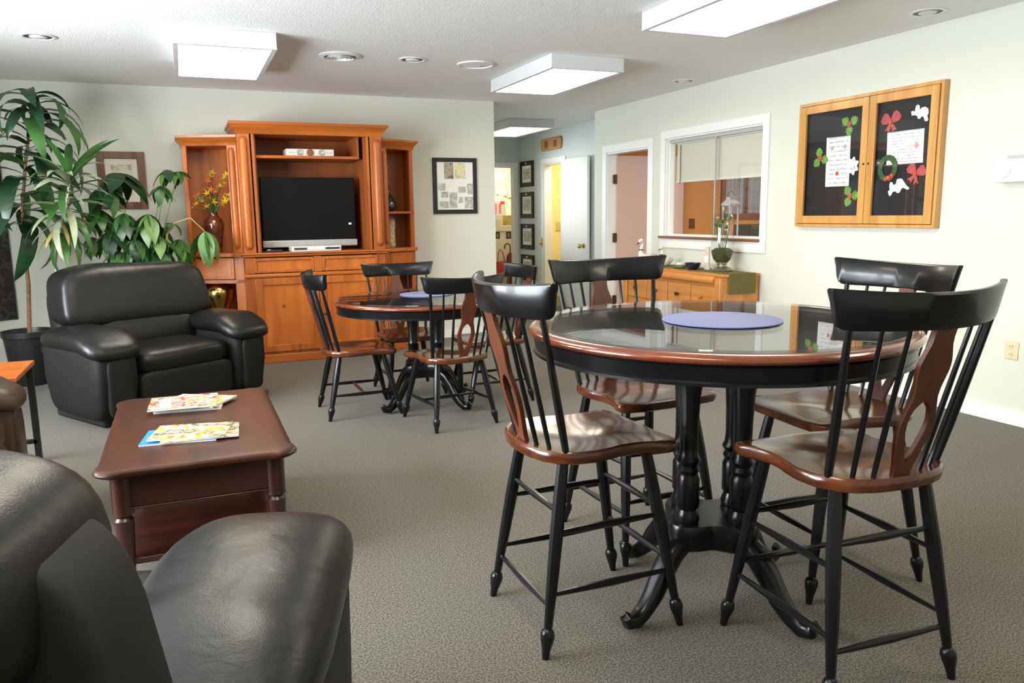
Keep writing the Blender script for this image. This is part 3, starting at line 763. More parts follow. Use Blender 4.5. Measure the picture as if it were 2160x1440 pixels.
def make_table(name, zt, label, cat, loc, rot):
    t = thing(name, label, cat, loc, rot)
    obj('table_top', G().lathe([(0.001, zt-0.040), (0.55, zt-0.040), (0.552, zt-0.010), (0.001, zt-0.009)], n=72), 'black_paint', t)
    obj('rim', G().lathe([(0.553, zt-0.034), (0.590, zt-0.035), (0.599, zt-0.031), (0.603, zt-0.024), (0.599, zt-0.016), (0.588, zt-0.010), (0.570, zt-0.0085), (0.553, zt-0.010)], n=72, caps=False), 'cherry_rim', t, smooth=60)
    obj('apron', G().lathe([(0.545, zt-0.036), (0.583, zt-0.036), (0.588, zt-0.042), (0.580, zt-0.080), (0.587, zt-0.084), (0.587, zt-0.092), (0.570, zt-0.094), (0.545, zt-0.093)], n=72, caps=False), 'black_paint', t)
    obj('glass_top', G().lathe([(0.001, zt-0.008), (0.566, zt-0.008), (0.568, zt-0.004), (0.566, zt), (0.001, zt)], n=72), 'table_glass', t)
    L = zt-0.085-0.295
    prof = [(0.036, 0), (0.040, 0.03), (0.034, 0.06), (0.030, 0.08), (0.037, 0.10), (0.037, 0.26), (0.030, 0.29), (0.036, 0.315), (0.030, 0.34), (0.039, 0.37), (0.031, 0.40), (0.029, 0.45), (0.030, 0.60), (0.034, 0.74), (0.043, 0.86), (0.046, 0.94), (0.042, 1.0)]
    for k in range(4):
        a = radians(90*k)
        obj('column', G().lathe([(r, 0.295+L*f) for r, f in prof], (0.118*cos(a), 0.118*sin(a), 0), 18), 'black_paint', t)
    obj('top_block', G().lathe([(0.19, zt-0.086), (0.19, zt-0.041)], n=8), 'black_paint', t)
    loop = []
    for i in range(64):
        a = 2*pi*i/64; loop.append((0.150+0.030*cos(4*a), a))
    def ring(z, k): return [(r*k*cos(a), r*k*sin(a), z) for r, a in loop]
    obj('platform', G().rings([ring(0.205, 0.86), ring(0.212, 0.94), ring(0.235, 0.95), ring(0.245, 1.0), ring(0.285, 1.0), ring(0.295, 0.97)]), 'black_paint', t, smooth=40)
    for k in range(4):
        a = radians(90*k)
        pr = [(0.07, 0.250, 0.034), (0.13, 0.240, 0.036), (0.19, 0.205, 0.036), (0.235, 0.150, 0.033), (0.275, 0.090, 0.029), (0.320, 0.048, 0.025), (0.355, 0.030, 0.024), (0.385, 0.036, 0.022), (0.398, 0.055, 0.017), (0.390, 0.070, 0.010)]
        obj('scroll_foot', G().tube([(r*cos(a), r*sin(a), z) for r, z, q in pr], [q for r, z, q in pr], 12, sx=0.95, sy=1.0, sq=0.6), 'black_paint', t, smooth=50)
    return t
make_table('counter_table', 0.945, 'round black counter table with cherry rim and glass top, nearest the camera', 'table', (1.555, 2.025, 0), radians(15))
make_table('dining_table', 0.748, 'lower round black and cherry table in front of the entertainment cabinet', 'table', (1.47, 5.06, 0), radians(28))
def placemat(label, x, y, z, r):
    t = obj('placemat', G().lathe([(r-0.004, z+0.0006), (r, z+0.002), (r, z+0.004), (r-0.003, z+0.0055), (0.001, z+0.0055)], (0, 0, 0), 56), 'mat_blue')
    t.location = (x, y, 0); tag(t, label, 'placemat', 'round blue placemats')
placemat('round blue placemat on the glass of the near counter table', 1.562, 2.005, 0.945, 0.187)
placemat('round blue placemat on the far low table', 1.515, 5.15, 0.748, 0.185)

# ================================================================== ENTERTAINMENT CABINET
ec = thing('entertainment_center', 'orange-stained pine entertainment cabinet with angled side wings and columns', 'cabinet', (1.08, 7.45, 0), world=True)
YC = 7.13                      # front of the middle unit
CX0, CX1 = 0.47, 1.715
ZB, ZT = 0.98, 2.01            # counter and head of the upper part
P_, PA, PP = 'pine', 'pine_across', 'pine_panel'
obj('plinth', G().box(CX0-0.02, CX1+0.02, YC-0.02, 7.74, 0, 0.075), PA, ec, bevel=0.006)
obj('side_panel', G().box(CX0, CX0+0.025, YC+0.02, 7.74, 0.075, ZT), P_, ec)
obj('side_panel', G().box(CX1-0.025, CX1, YC+0.02, 7.74, 0.075, ZT), P_, ec)
obj('back_panel', G().box(CX0+0.025, CX1-0.025, 7.715, 7.74, 0.075, ZT), 'pine_back', ec)
obj('counter', G().box(CX0-0.02, CX1+0.02, YC-0.03, 7.74, 0.945, 0.965).box(CX0-0.035, CX1+0.035, YC-0.045, 7.74, 0.965, ZB), PA, ec, bevel=0.006)
obj('waist_moulding', G().box(CX0-0.015, CX1+0.015, YC-0.022, YC+0.02, 0.765, 0.795), PA, ec, bevel=0.007)
obj('base_frame', G().box(CX0, CX0+0.075, YC, YC+0.025, 0.075, 0.945).box(CX1-0.075, CX1, YC, YC+0.025, 0.075, 0.945).box(CX0+0.075, CX1-0.075, YC, YC+0.025, 0.075, 0.11).box(CX0+0.075, CX1-0.075, YC, YC+0.025, 0.74, 0.80), P_, ec)
MX = (CX0+CX1)/2
def panel_front(name, x0, x1, z0, z1, y, fw=0.055, knob=None):
    d = obj(name, G().box(x0, x0+fw, y-0.022, y, z0, z1).box(x1-fw, x1, y-0.022, y, z0, z1).box(x0+fw, x1-fw, y-0.022, y, z0, z0+fw).box(x0+fw, x1-fw, y-0.022, y, z1-fw, z1), P_, ec, bevel=0.004)
    k = obj('panel', G().box(x0+fw, x1-fw, y-0.008, y-0.002, z0+fw, z1-fw), PP, d)
    k.matrix_parent_inverse = Matrix.Identity(4)
    if knob:
        q = obj('knob', G().sphere((knob[0], y-0.040, knob[1]), 0.014, 10).tube([(knob[0], y-0.022, knob[1]), (knob[0], y-0.035, knob[1])], 0.006), 'dark_bronze', d)
        q.matrix_parent_inverse = Matrix.Identity(4)
    return d
panel_front('door', CX0+0.075, MX-0.003, 0.10, 0.755, YC, 0.06, (MX-0.035, 0.42))
panel_front('door', MX+0.003, CX1-0.075, 0.10, 0.755, YC, 0.06, (MX+0.035, 0.42))
panel_front('drawer', CX0+0.075, MX-0.035, 0.805, 0.935, YC, 0.025)
panel_front('drawer', MX+0.035, CX1-0.075, 0.805, 0.935, YC, 0.025)
obj('centre_stile', G().box(MX-0.034, MX+0.034, YC-0.018, YC+0.02, 0.80, 0.94), P_, ec, bevel=0.004)
# fluted blocks and half columns on the corner posts
def half_column(x, y, z0, z1, r, ang=0.0):
    pts = []
    for i in range(9):
        a = -pi/2+pi*i/8
        pts.append((sin(a)*r, -cos(a)*r))
    M = Matrix.Rotation(ang, 3, 'Z')
    rs = []
    for z, k in ((z0, 0.25), (z0+0.02, 0.9), (z0+0.04, 1), (z1-0.04, 1), (z1-0.02, 0.9), (z1, 0.25)):
        rs.append([M @ Vector((px*max(k, 0.6), py*k, 0))+Vector((x, y, z)) for px, py in pts])
    return G().rings(rs)
for x, s in ((CX0, 1), (CX1, -1)):
    obj('post', G().box(min(x, x+s*0.105), max(x, x+s*0.105), YC, YC+0.03, ZB, ZT), P_, ec, bevel=0.003)
    obj('half_column', half_column(x+s*0.048, YC+0.001, ZB+0.03, ZT-0.04, 0.036), P_, ec)
    obj('post_block', G().box(x+s*0.048-0.04, x+s*0.048+0.04, YC-0.012, YC+0.002, 0.80, 0.94), P_, ec, bevel=0.004)
obj('pocket_door', G().box(CX0+0.118, CX0+0.140, YC+0.004, 7.60, ZB+0.002, ZT-0.01), P_, ec)
obj('pocket_door', G().box(CX1-0.140, CX1-0.118, YC+0.004, 7.60, ZB+0.002, ZT-0.01), P_, ec)
obj('niche_side', G().box(CX0+0.142, CX0+0.155, YC+0.05, 7.71, ZB, ZT), 'pine_back', ec)
obj('niche_side', G().box(CX1-0.155, CX1-0.142, YC+0.05, 7.71, ZB, ZT), 'pine_back', ec)
obj('upper_shelf', G().box(CX0+0.156, CX1-0.215, YC+0.06, 7.71, 1.795, 1.818), PA, ec)
obj('shelf_side', G().box(CX1-0.215, CX1-0.195, YC+0.06, 7.71, 1.795, ZT-0.02), 'pine_back', ec)
def cornice(poly, z0, z1, steps, cx, cy):
    rs = []
    for f, o in steps:
        z = z0+(z1-z0)*f
        rs.append([(x+(o if x > cx else -o), y-(o if y < cy else 0), z) for x, y in poly])
    return G().rings(rs)
ST = [(0, 0.004), (0.15, 0.008), (0.4, 0.018), (0.62, 0.040), (0.75, 0.046), (0.76, 0.056), (1.0, 0.058)]
obj('cornice', cornice([(CX0, YC), (CX1, YC), (CX1, 7.74), (CX0, 7.74)], ZT-0.02, 2.09, ST, MX, 7.4), PA, ec, smooth=30)
# wings
def wing(side):
    if side < 0: xi, xo = CX0-0.002, 0.035
    else: xi, xo = CX1+0.002, 2.085
    yi, yo, yb = 7.215, 7.43, 7.74
    poly = [(xi, yi), (xo, yo), (xo, yb), (xi, yb)]
    if side > 0: poly = poly[::-1]
    zt = 1.93
    def slab(z0, z1, o=0.0):
        c = ((xi+xo)/2, 7.55)
        pp = []
        for x, y in poly:
            pp.append((x+(0 if x == xi else side*o), y-(o if y < 7.6 else 0)))
        return G().prism(pp, z0, z1)
    obj('wing_plinth', slab(0, 0.075, 0.012), PA, ec, bevel=0.004)
    obj('wing_shelf', slab(0.715, 0.745), PA, ec)
    obj('wing_counter', slab(0.945, 0.98, 0.02), PA, ec, bevel=0.005)
    obj('wing_top', slab(zt-0.02, zt), PA, ec)
    rs = []
    for f, o in ST:
        z = 1.90+0.085*f; pp = []
        for x, y in poly: pp.append((x+(0 if x == xi else side*o*0.8), y-(o if y < 7.6 else 0), z))
        rs.append(pp)
    obj('wing_cornice', G().rings(rs), PA, ec, smooth=30)
    obj('wing_back', G().box(min(xi, xo), max(xi, xo), 7.715, 7.74, 0.075, zt), PP, ec)
    obj('wing_side', G().box(min(xo, xo-side*0.022), max(xo, xo-side*0.022), yo+0.005, 7.715, 0.075, zt), P_, ec)
    # slanted front: local frame along the front edge
    a, b = Vector((xi, yi, 0)), Vector((xo, yo, 0))
    d = (b-a); Ln = d.length; d.normalize()
    n = Vector((d.y, -d.x, 0)); n = n if n.y < 0 else -n
    M = Matrix(((d.x, -n.x, 0, a.x), (d.y, -n.y, 0, a.y), (0, 0, 1, 0), (0, 0, 0, 1)))
    def slant(s0, s1, z0, z1, t0=0.0, t1=0.022):
        return G().box(s0, s1, t0, t1, z0, z1, M)
    obj('wing_stile', slant(0.0, 0.085, 0.98, 1.91), P_, ec, bevel=0.003)
    obj('wing_stile', slant(Ln-0.04, Ln, 0.98, 1.91), P_, ec, bevel=0.003)
    obj('wing_stile', slant(0.0, 0.085, 0.075, 0.945), P_, ec, bevel=0.003)
    obj('wing_stile', slant(Ln-0.04, Ln, 0.075, 0.945), P_, ec, bevel=0.003)
    q = a+d*0.045
    ang = math.atan2(d.y, d.x) if side > 0 else math.atan2(-d.y, -d.x)
    obj('half_column', half_column(q.x, q.y-0.001, 1.02, 1.88, 0.030, ang), P_, ec)
    dr = obj('wing_drawer', slant(0.088, Ln-0.043, 0.75, 0.94, -0.006, 0.016), P_, ec, bevel=0.004)
    k = obj('panel', slant(0.115, Ln-0.07, 0.777, 0.913, -0.010, -0.005), PP, dr)
    k.matrix_parent_inverse = Matrix.Identity(4)
    if side > 0: obj('wing_shelf', slab(1.305, 1.325), PA, ec)
    return a, b
wing(-1); wing(1)

# things in the cabinet
tv = thing('television', 'black flat television with a silver speaker bar in the cabinet niche', 'television', (1.08, 7.40, ZB), world=True)
obj('screen', G().box(0.665, 1.485, 7.335, 7.345, 1.085, 1.625), 'tv_screen', tv)
obj('bezel', G().box(0.655, 1.495, 7.342, 7.42, 1.075, 1.637), 'tv_screen', tv, bevel=0.006)
obj('speaker_bar', G().box(0.650, 1.500, 7.325, 7.42, 1.015, 1.078), 'tv_silver', tv, bevel=0.008)
obj('logo_plate', G().box(0.665, 0.73, 7.321, 7.326, 1.050, 1.060), 'grey_soft', tv)
obj('sticker', G().box(1.425, 1.45, 7.332, 7.336, 1.21, 1.228), 'paper_white', tv)
obj('stand', G().box(0.86, 1.30, 7.36, 7.56, ZB, ZB+0.014).box(1.0, 1.16, 7.40, 7.42, ZB, 1.02), 'black_matte', tv, bevel=0.004)
rc = thing('radio_player', 'silver boxy player with two dials on the upper cabinet shelf', 'player', (1.1, 7.35, 1.818), world=True)
obj('body', G().box(0.885, 1.305, 7.24, 7.46, 1.820, 1.882), 'device_silver', rc, bevel=0.005)
for x in (1.0, 1.19):
    obj('dial', G().lathe([(0.027, 0), (0.026, 0.012), (0.001, 0.014)], (x, 7.24, 1.851), 18, Matrix.Rotation(pi/2, 3, 'X')), 'chrome', rc)
obj('display', G().lathe([(0.032, 0), (0.03, 0.006), (0.001, 0.007)], (1.095, 7.24, 1.851), 18, Matrix.Rotation(pi/2, 3, 'X')), 'sill_brown', rc)
for x in (0.925, 0.955, 1.245, 1.275): obj('button', G().box(x-0.010, x+0.010, 7.234, 7.241, 1.847, 1.855), 'grey_soft', rc)
dv = thing('disc_player', 'slim silver disc player on the counter under the television', 'player', (1.09, 7.2, ZB), world=True)
obj('body', G().box(0.868, 1.305, 7.105, 7.30, ZB+0.001, ZB+0.048), 'device_silver', dv, bevel=0.006)
for a, b in ((0.89, 1.00), (1.165, 1.29)): obj('front_strip', G().box(a, b, 7.100, 7.106, ZB+0.018, ZB+0.036), 'can_dark', dv)
obj('disc_tray', G().box(1.01, 1.155, 7.099, 7.106, ZB+0.022, ZB+0.034), 'bin_white', dv)
cb = thing('remote_control', 'dark remote control lying at the left of the television counter', 'remote', (0.72, 7.2, ZB), world=True)
obj('body', G().box(0.66, 0.80, 7.17, 7.215, ZB+0.001, ZB+0.022), 'black_matte', cb, bevel=0.006)
obj('button_cap', G().box(0.672, 0.70, 7.18, 7.205, ZB+0.021, ZB+0.025), 'bin_white', cb)
def lathe_thing(name, label, cat, mat, x, y, z, prof, rimmat=None):
    t = thing(name, label, cat, (x, y, z))
    obj('body', G().lathe(prof, n=24), mat, t, smooth=60)
    return t
# vase with artificial flowers
vz = 0.982
vx, vy = 0.255, 7.50
t = lathe_thing('flower_vase', 'dark copper vase holding yellow and orange flowers in the left wing', 'vase', 'vase_copper', vx, vy, vz, [(0.05, 0), (0.055, 0.01), (0.062, 0.08), (0.078, 0.18), (0.088, 0.24), (0.080, 0.285), (0.050, 0.315), (0.038, 0.335), (0.042, 0.355), (0.034, 0.352), (0.030, 0.33)])
fl = thing('flower_bouquet', 'bunch of yellow and orange artificial flowers in the copper vase', 'flowers', (vx, vy, vz+0.33))
def star(r, cup=0.4, n=5):
    g = G(); v = [(0, 0, 0)]; f = []
    for k in range(n):
        a = 2*pi*k/n
        v += [(r*0.35*cos(a-0.5), r*0.35*sin(a-0.5), r*0.12), (r*cos(a), r*sin(a), r*cup), (r*0.35*cos(a+0.5), r*0.35*sin(a+0.5), r*0.12)]
        b = 1+3*k; f.append((0, b, b+1, b+2))
    g.add(v, f); return g
sm = {}
for m in ('flower_yellow', 'flower_orange', 'leaf_light'):
    me = star(0.040).mesh('bloom', 0); me.materials.append(MATS[m]); sm[m] = me
spr = [(415, 430, 'y'), (405, 440, 'y'), (425, 425, 'y'), (412, 415, 'o'), (440, 418, 'y'), (437, 408, 'y'), (430, 400, 'o'), (445, 400, 'o'), (455, 395, 'o'), (460, 410, 'o'), (448, 388, 'o'), (443, 372, 'y'), (447, 365, 'y'), (438, 380, 'o'), (470, 385, 'y'), (474, 375, 'y'), (465, 392, 'y'), (478, 368, 'y'), (470, 415, 'y'), (462, 420, 'y'), (475, 425, 'y'), (482, 412, 'y'), (468, 430, 'y'), (450, 425, 'y'), (435, 435, 'y'), (420, 410, 'o'), (455, 405, 'o'), (484, 420, 'y'), (428, 440, 'y'), (445, 432, 'l'), (452, 415, 'l'), (424, 418, 'l'), (460, 435, 'l')]
for px, py, c in spr:
    P = at(px, py, 1, vy+RND.uniform(-0.09, 0.06)) - Vector((vx, vy, vz+0.33))
    mt = {'y': 'flower_yellow', 'o': 'flower_orange', 'l': 'leaf_light'}[c]
    o = obj('bloom', sm[mt], None, fl); o.location = P
    o.rotation_euler = (RND.uniform(0.6, 1.5), RND.uniform(-0.5, 0.5), RND.uniform(-1, 1)); s = RND.uniform(0.8, 1.25); o.scale = (s, s, s)
    obj('flower_stem', G().tube([(0, 0, -0.02), (P.x*0.4, P.y*0.4, P.z*0.6), P], 0.0025, 5), 'leaf_mid', fl)
lathe_thing('gold_vase', 'shiny round gold vase in the lower niche of the left wing', 'vase', 'vase_gold', 0.255, 7.45, 0.076, [(0.07, 0), (0.075, 0.02), (0.06, 0.12), (0.06, 0.30), (0.085, 0.42), (0.122, 0.50), (0.128, 0.56), (0.110, 0.605), (0.06, 0.625), (0.055, 0.635), (0.048, 0.625)])
lathe_thing('gourd_bottle', 'dark green gourd-shaped bottle on the right wing shelf', 'bottle', 'vase_green', 1.86, 7.53, 1.326, [(0.045, 0), (0.075, 0.02), (0.085, 0.055), (0.075, 0.095), (0.045, 0.135), (0.022, 0.165), (0.014, 0.20), (0.012, 0.24), (0.016, 0.25), (0.010, 0.248)])
lathe_thing('tall_vase', 'tall narrow cream patterned vase in the right wing', 'vase', 'vase_cream', 1.865, 7.52, 0.982, [(0.040, 0), (0.048, 0.015), (0.046, 0.06), (0.044, 0.16), (0.052, 0.24), (0.046, 0.275), (0.026, 0.288), (0.028, 0.298), (0.020, 0.295)])
t = lathe_thing('round_jar', 'pale rounded jar in the lower niche of the right wing', 'jar', 'vase_cream', 1.90, 7.50, 0.076, [(0.06, 0), (0.085, 0.05), (0.10, 0.18), (0.09, 0.28), (0.05, 0.33), (0.055, 0.35), (0.04, 0.345)])

# ================================================================== PICTURES ON THE WALLS
def wall_picture(name, label, x0, x1, z0, z1, y, fw, fmat, mmat, art, pic=None, group=None):
    t = thing(name, label, 'picture', ((x0+x1)/2, y, z0), group=group, world=True)
    obj('frame', G().box(x0, x0+fw, y-0.022, y-0.001, z0, z1).box(x1-fw, x1, y-0.022, y-0.001, z0, z1).box(x0+fw, x1-fw, y-0.022, y-0.001, z0, z0+fw).box(x0+fw, x1-fw, y-0.022, y-0.001, z1-fw, z1), fmat, t, bevel=0.003)
    obj('mat_board', G().box(x0+fw, x1-fw, y-0.010, y-0.004, z0+fw, z1-fw), mmat, t)
    if pic: obj('print', G().box(pic[0], pic[1], y-0.012, y-0.0101, pic[2], pic[3]), art, t)
    return t
cx0, cx1, cz0, cz1 = 2.385, 2.862, 1.297, 1.862
t = wall_picture('photo_collage', 'black-framed collage of old photographs right of the cabinet', cx0, cx1, cz0, cz1, YB, 0.042, 'black_matte', 'paper_white', None)
def cl(x, y): return cx0+(cx1-cx0)*(x-105)/980, cz1-(cz1-cz0)*(y-130)/1225
for i, (a, b, c, d, m) in enumerate([(360, 235, 565, 590, 'photo_tan'), (590, 235, 830, 580, 'photo_cream'), (225, 685, 380, 840, 'photo_grey'), (280, 870, 435, 1000, 'photo_grey'), (235, 1080, 440, 1230, 'photo_grey'), (465, 890, 635, 1225, 'photo_grey'), (665, 760, 835, 895, 'photo_grey'), (865, 690, 990, 925, 'photo_grey'), (665, 985, 765, 1120, 'photo_grey'), (805, 985, 995, 1245, 'photo_grey')]):
    x0, z1 = cl(a, b); x1, z0 = cl(c, d)
    obj('photo', G().box(x0, x1, YB-0.012, YB-0.0101, z0, z1), m, t)
t = wall_picture('framed_print', 'brown wood framed print on the wall behind the plants', -0.655, -0.272, 1.375, 1.872, YB, 0.062, 'brown_frame', 'tissue', 'print_art', (-0.545, -0.382, 1.49, 1.76))
# wall hanging at the left edge
t = thing('wall_hanging', 'dark patchwork quilt hanging on the wall at the left edge', 'wall hanging', (-1.75, YB, 0.44), world=True)
g = G()
rs = []
for i in range(25):
    x = -2.1+0.73*i/24; dy = 0.010*sin(i*1.3)+0.006
    rs.append([(x, YB-0.02-dy, 0.45+0.004*sin(i*0.9)), (x, YB-0.012-dy, 0.45), (x, YB-0.012-dy*0.2, 1.98), (x, YB-0.02-dy*0.2, 1.98)])
obj('cloth', g.rings(rs), 'quilt_dark', t)
obj('rod', G().tube([(-2.14, YB-0.02, 1.985), (-1.33, YB-0.02, 1.985)], 0.012, 10), 'brown_frame', t)
# hall pictures on the recessed wall
hall_lab = ['top', 'second from the top', 'third from the top', 'lowest']
for i, (pt, pb) in enumerate(((340, 394), (405, 460), (472, 525), (537, 592))):
    a = at(1112, pt, 0, XH-0.01); b = at(1112, pb, 0, XH-0.01)
    z1, z0 = a.z, b.z; y0, y1 = 10.755, 11.235; fw = 0.065
    t = thing('hall_picture', 'dark-framed picture on the hall wall, %s of the column' % hall_lab[i], 'picture', (XH, 11.0, z0), group='column of dark-framed hall pictures', world=True)
    X = XH-0.001
    obj('frame', G().box(X-0.025, X, y0, y0+fw, z0, z1).box(X-0.025, X, y1-fw, y1, z0, z1).box(X-0.025, X, y0+fw, y1-fw, z0, z0+fw).box(X-0.025, X, y0+fw, y1-fw, z1-fw, z1), 'black_matte', t, bevel=0.003)
    obj('mat_board', G().box(X-0.012, X-0.004, y0+fw, y1-fw, z0+fw, z1-fw), 'paper_white', t)
    obj('print', G().box(X-0.014, X-0.0121, y0+fw+0.05, y1-fw-0.05, z0+fw+0.05, z1-fw-0.04), 'print_hall', t)
    obj('name_plate', G().box(X-0.028, X-0.0251, 10.96, 11.03, z1-fw*0.7, z1-fw*0.35), 'brass', t)
t = thing('wooden_plaque', 'small varnished wooden plaque above the yellow doorway', 'sign', (XH, 10.12, 2.17), world=True)
pl = []
for i in range(13):
    a = -pi/2+pi*i/12; pl.append((9.84-0.05*cos(a), 2.250+0.085*sin(a)))
pr = [(10.42+(9.84-y)*0.7, z) for y, z in reversed(pl)]
obj('board', G().prism(pl+pr, XH-0.028, XH-0.001, 'yz'), 'plaque_wood', t, smooth=30)
obj('emblem', G().lathe([(0.060, 0), (0.056, 0.004), (0.001, 0.005)], (XH-0.028, 10.27, 2.25), 12, Matrix.Rotation(-pi/2, 3, 'Y')), 'sill_brown', t)
obj('emblem', G().box(XH-0.032, XH-0.028, 9.93, 10.03, 2.20, 2.29), 'sill_brown', t)

# ================================================================== SIDEBOARD AND WHAT STANDS ON IT
sb = thing('sideboard', 'honey pine sideboard with small drawers under the service window', 'sideboard', (4.28, 6.05, 0), world=True)
SX0, SX1, SY0, SY1, SZ = 4.07, 4.475, 5.25, 6.83, 0.765
S_ = 'sideboard_wood'
obj('carcass', G().box(SX0+0.03, SX1, SY0+0.015, SY1-0.015, 0.06, SZ-0.025), S_, sb, bevel=0.004)
obj('top', G().box(SX0+0.02, SX1, SY0, SY1, SZ-0.025, SZ), S_, sb, bevel=0.008)
obj('front_roll', G().lathe([(0.032, SY0+0.09), (0.036, SY0+0.10), (0.036, SY1-0.10), (0.032, SY1-0.09)], (SX0+0.018, 0, SZ-0.055), 16, Matrix.Rotation(-pi/2, 3, 'X')), S_, sb)
obj('plinth', G().box(SX0+0.045, SX1, SY0+0.03, SY1-0.03, 0, 0.06), S_, sb)
obj('corner_post', G().box(SX0, SX0+0.04, SY0+0.01, SY0+0.085, 0, SZ-0.03), S_, sb, bevel=0.006)
obj('corner_post', G().box(SX0, SX0+0.04, SY1-0.085, SY1-0.01, 0, SZ-0.03), S_, sb, bevel=0.006)
ys = [SY0+0.095, SY0+0.435, SY0+0.79, SY0+1.145, SY1-0.095]
for i in range(4):
    for z0, z1 in ((0.46, 0.655), (0.26, 0.45), (0.075, 0.25)):
        d = obj('drawer', G().box(SX0+0.012, SX0+0.035, ys[i]+0.006, ys[i+1]-0.006, z0, z1), S_, sb, bevel=0.006)
        obj('knob', G().lathe([(0.010, 0), (0.009, 0.016), (0.018, 0.024), (0.017, 0.036), (0.001, 0.038)], (SX0+0.012, (ys[i]+ys[i+1])/2, (z0+z1)/2), 12, Matrix.Rotation(-pi/2, 3, 'Y')), S_ if i == 0 else 'dark_bronze', d)
# runner hanging over the near end
rn = obj('table_runner', G().box(4.155, 4.425, SY0-0.006, SY1+0.006, SZ+0.0005, SZ+0.0045).box(4.155, 4.425, SY0-0.007, SY0-0.0015, SZ-0.165, SZ+0.0045).box(4.155, 4.425, SY1+0.0015, SY1+0.007, SZ-0.165, SZ+0.0045), 'runner_green')
tag(rn, 'olive green cloth runner draped over the sideboard end', 'runner')
ZS = SZ+0.005
# terrarium jar
jx, jy = 4.298, 5.537
t = thing('terrarium_jar', 'footed glass terrarium jar with moss and a lid on the sideboard', 'jar', (jx, jy, ZS))
t.scale = (1.0, 1.0, 1.33)
obj('foot', G().lathe([(0.085, 0), (0.088, 0.008), (0.070, 0.022), (0.040, 0.034), (0.036, 0.042), (0.045, 0.052)], n=28), 'pewter', t)
obj('glass_body', G().lathe([(0.045, 0.052), (0.075, 0.075), (0.094, 0.12), (0.098, 0.18), (0.093, 0.25), (0.090, 0.31), (0.096, 0.335)], n=32, caps=False), 'jar_glass', t, smooth=60)
obj('moss_bed', G().lathe([(0.001, 0.057), (0.044, 0.057), (0.073, 0.080), (0.090, 0.12), (0.091, 0.135), (0.06, 0.150), (0.001, 0.155)], n=24), 'moss', t)
obj('lid', G().lathe([(0.097, 0.337), (0.094, 0.352), (0.060, 0.372), (0.020, 0.380), (0.014, 0.395), (0.022, 0.410), (0.014, 0.425), (0.001, 0.43)], n=28), 'jar_glass', t, smooth=60)
for k in range(7):
    a = k*0.9; r = 0.045
    obj('sprig', G().tube([(r*0.6*cos(a), r*0.6*sin(a), 0.15), (r*cos(a), r*sin(a), 0.23), (r*1.3*cos(a+0.4), r*1.3*sin(a+0.4), 0.28+0.01*k)], [0.003, 0.003, 0.002], 5).sphere((r*1.3*cos(a+0.4), r*1.3*sin(a+0.4), 0.285+0.01*k), 0.016, 8), 'leaf_light' if k % 2 else 'leaf_mid', t)
t = thing('blue_bowl', 'small dark blue bowl on the sideboard', 'bowl', (4.20, 5.82, ZS))
obj('bowl_body', G().lathe([(0.03, 0), (0.038, 0.004), (0.062, 0.03), (0.074, 0.062), (0.070, 0.062), (0.055, 0.03), (0.001, 0.012)], n=28), 'bowl_blue', t, smooth=60)
t = thing('tile_stand', 'upright display of small cards beside the terrarium jar', 'card display', (4.31, 5.76, ZS))
obj('panel', G().box(-0.008, 0.008, -0.030, 0.030, 0, 0.205), 'tissue', t)
for z0, z1, m in ((0.125, 0.20, 'card_paper'), (0.065, 0.118, 'paper_white'), (0.006, 0.058, 'card_paper')):
    obj('card', G().box(-0.011, -0.0081, -0.026, 0.026, z0, z1), m, t)
t = thing('shell_dish', 'pale green shell dish beside the blue bowl', 'dish', (4.22, 6.04, ZS))
obj('dish_body', G().lathe([(0.02, 0), (0.05, 0.01), (0.075, 0.035), (0.070, 0.036), (0.045, 0.014), (0.001, 0.006)], n=20), 'leaf_pale', t)
obj('shell', G().pillow((0, 0, 0.035), (0.045, 0.032, 0.022), 1, 1, 14, 8), 'swan_white', t)
def swan(label, x, y, s, rz):
    t = thing('swan_figure', label, 'figurine', (x, y, ZS), rz, group='swan figures on the sideboard')
    # body and neck as one skin along a curve
    pts = [(-0.13, 0, 0.075), (-0.10, 0, 0.065), (-0.04, 0, 0.055), (0.03, 0, 0.055), (0.07, 0, 0.075), (0.088, 0, 0.115), (0.080, 0, 0.155), (0.066, 0, 0.19), (0.066, 0, 0.215), (0.082, 0, 0.232), (0.102, 0, 0.226), (0.118, 0, 0.212)]
    rad = [0.008, 0.03, 0.052, 0.052, 0.036, 0.021, 0.016, 0.014, 0.015, 0.0175, 0.015, 0.009]
    obj('body', G().tube([(a*s, b*s, c*s) for a, b, c in pts], [r*s for r in rad], 12, up=(0, 1, 0)), 'swan_white', t, smooth=80)
    obj('beak', G().tube([(0.114*s, 0, 0.214*s), (0.150*s, 0, 0.192*s)], [0.009*s, 0.002*s], 8), 'black_matte', t)
    for k in (-1, 1):
        obj('wing', G().pillow((-0.03*s, k*0.045*s, 0.075*s), (0.075*s, 0.014*s, 0.035*s), 0.9, 0.9, 14, 8), 'swan_white', t)
    obj('collar', G().lathe([(0.022*s, 0), (0.023*s, 0.008*s), (0.021*s, 0.012*s)], (0.082*s, 0, 0.138*s), 12), 'dark_bronze', t)
swan('larger white swan figure with black beak on the sideboard', 4.22, 6.62, 1.05, radians(200))
swan('smaller white swan figure behind the chair back on the sideboard', 4.27, 6.36, 0.78, radians(200))

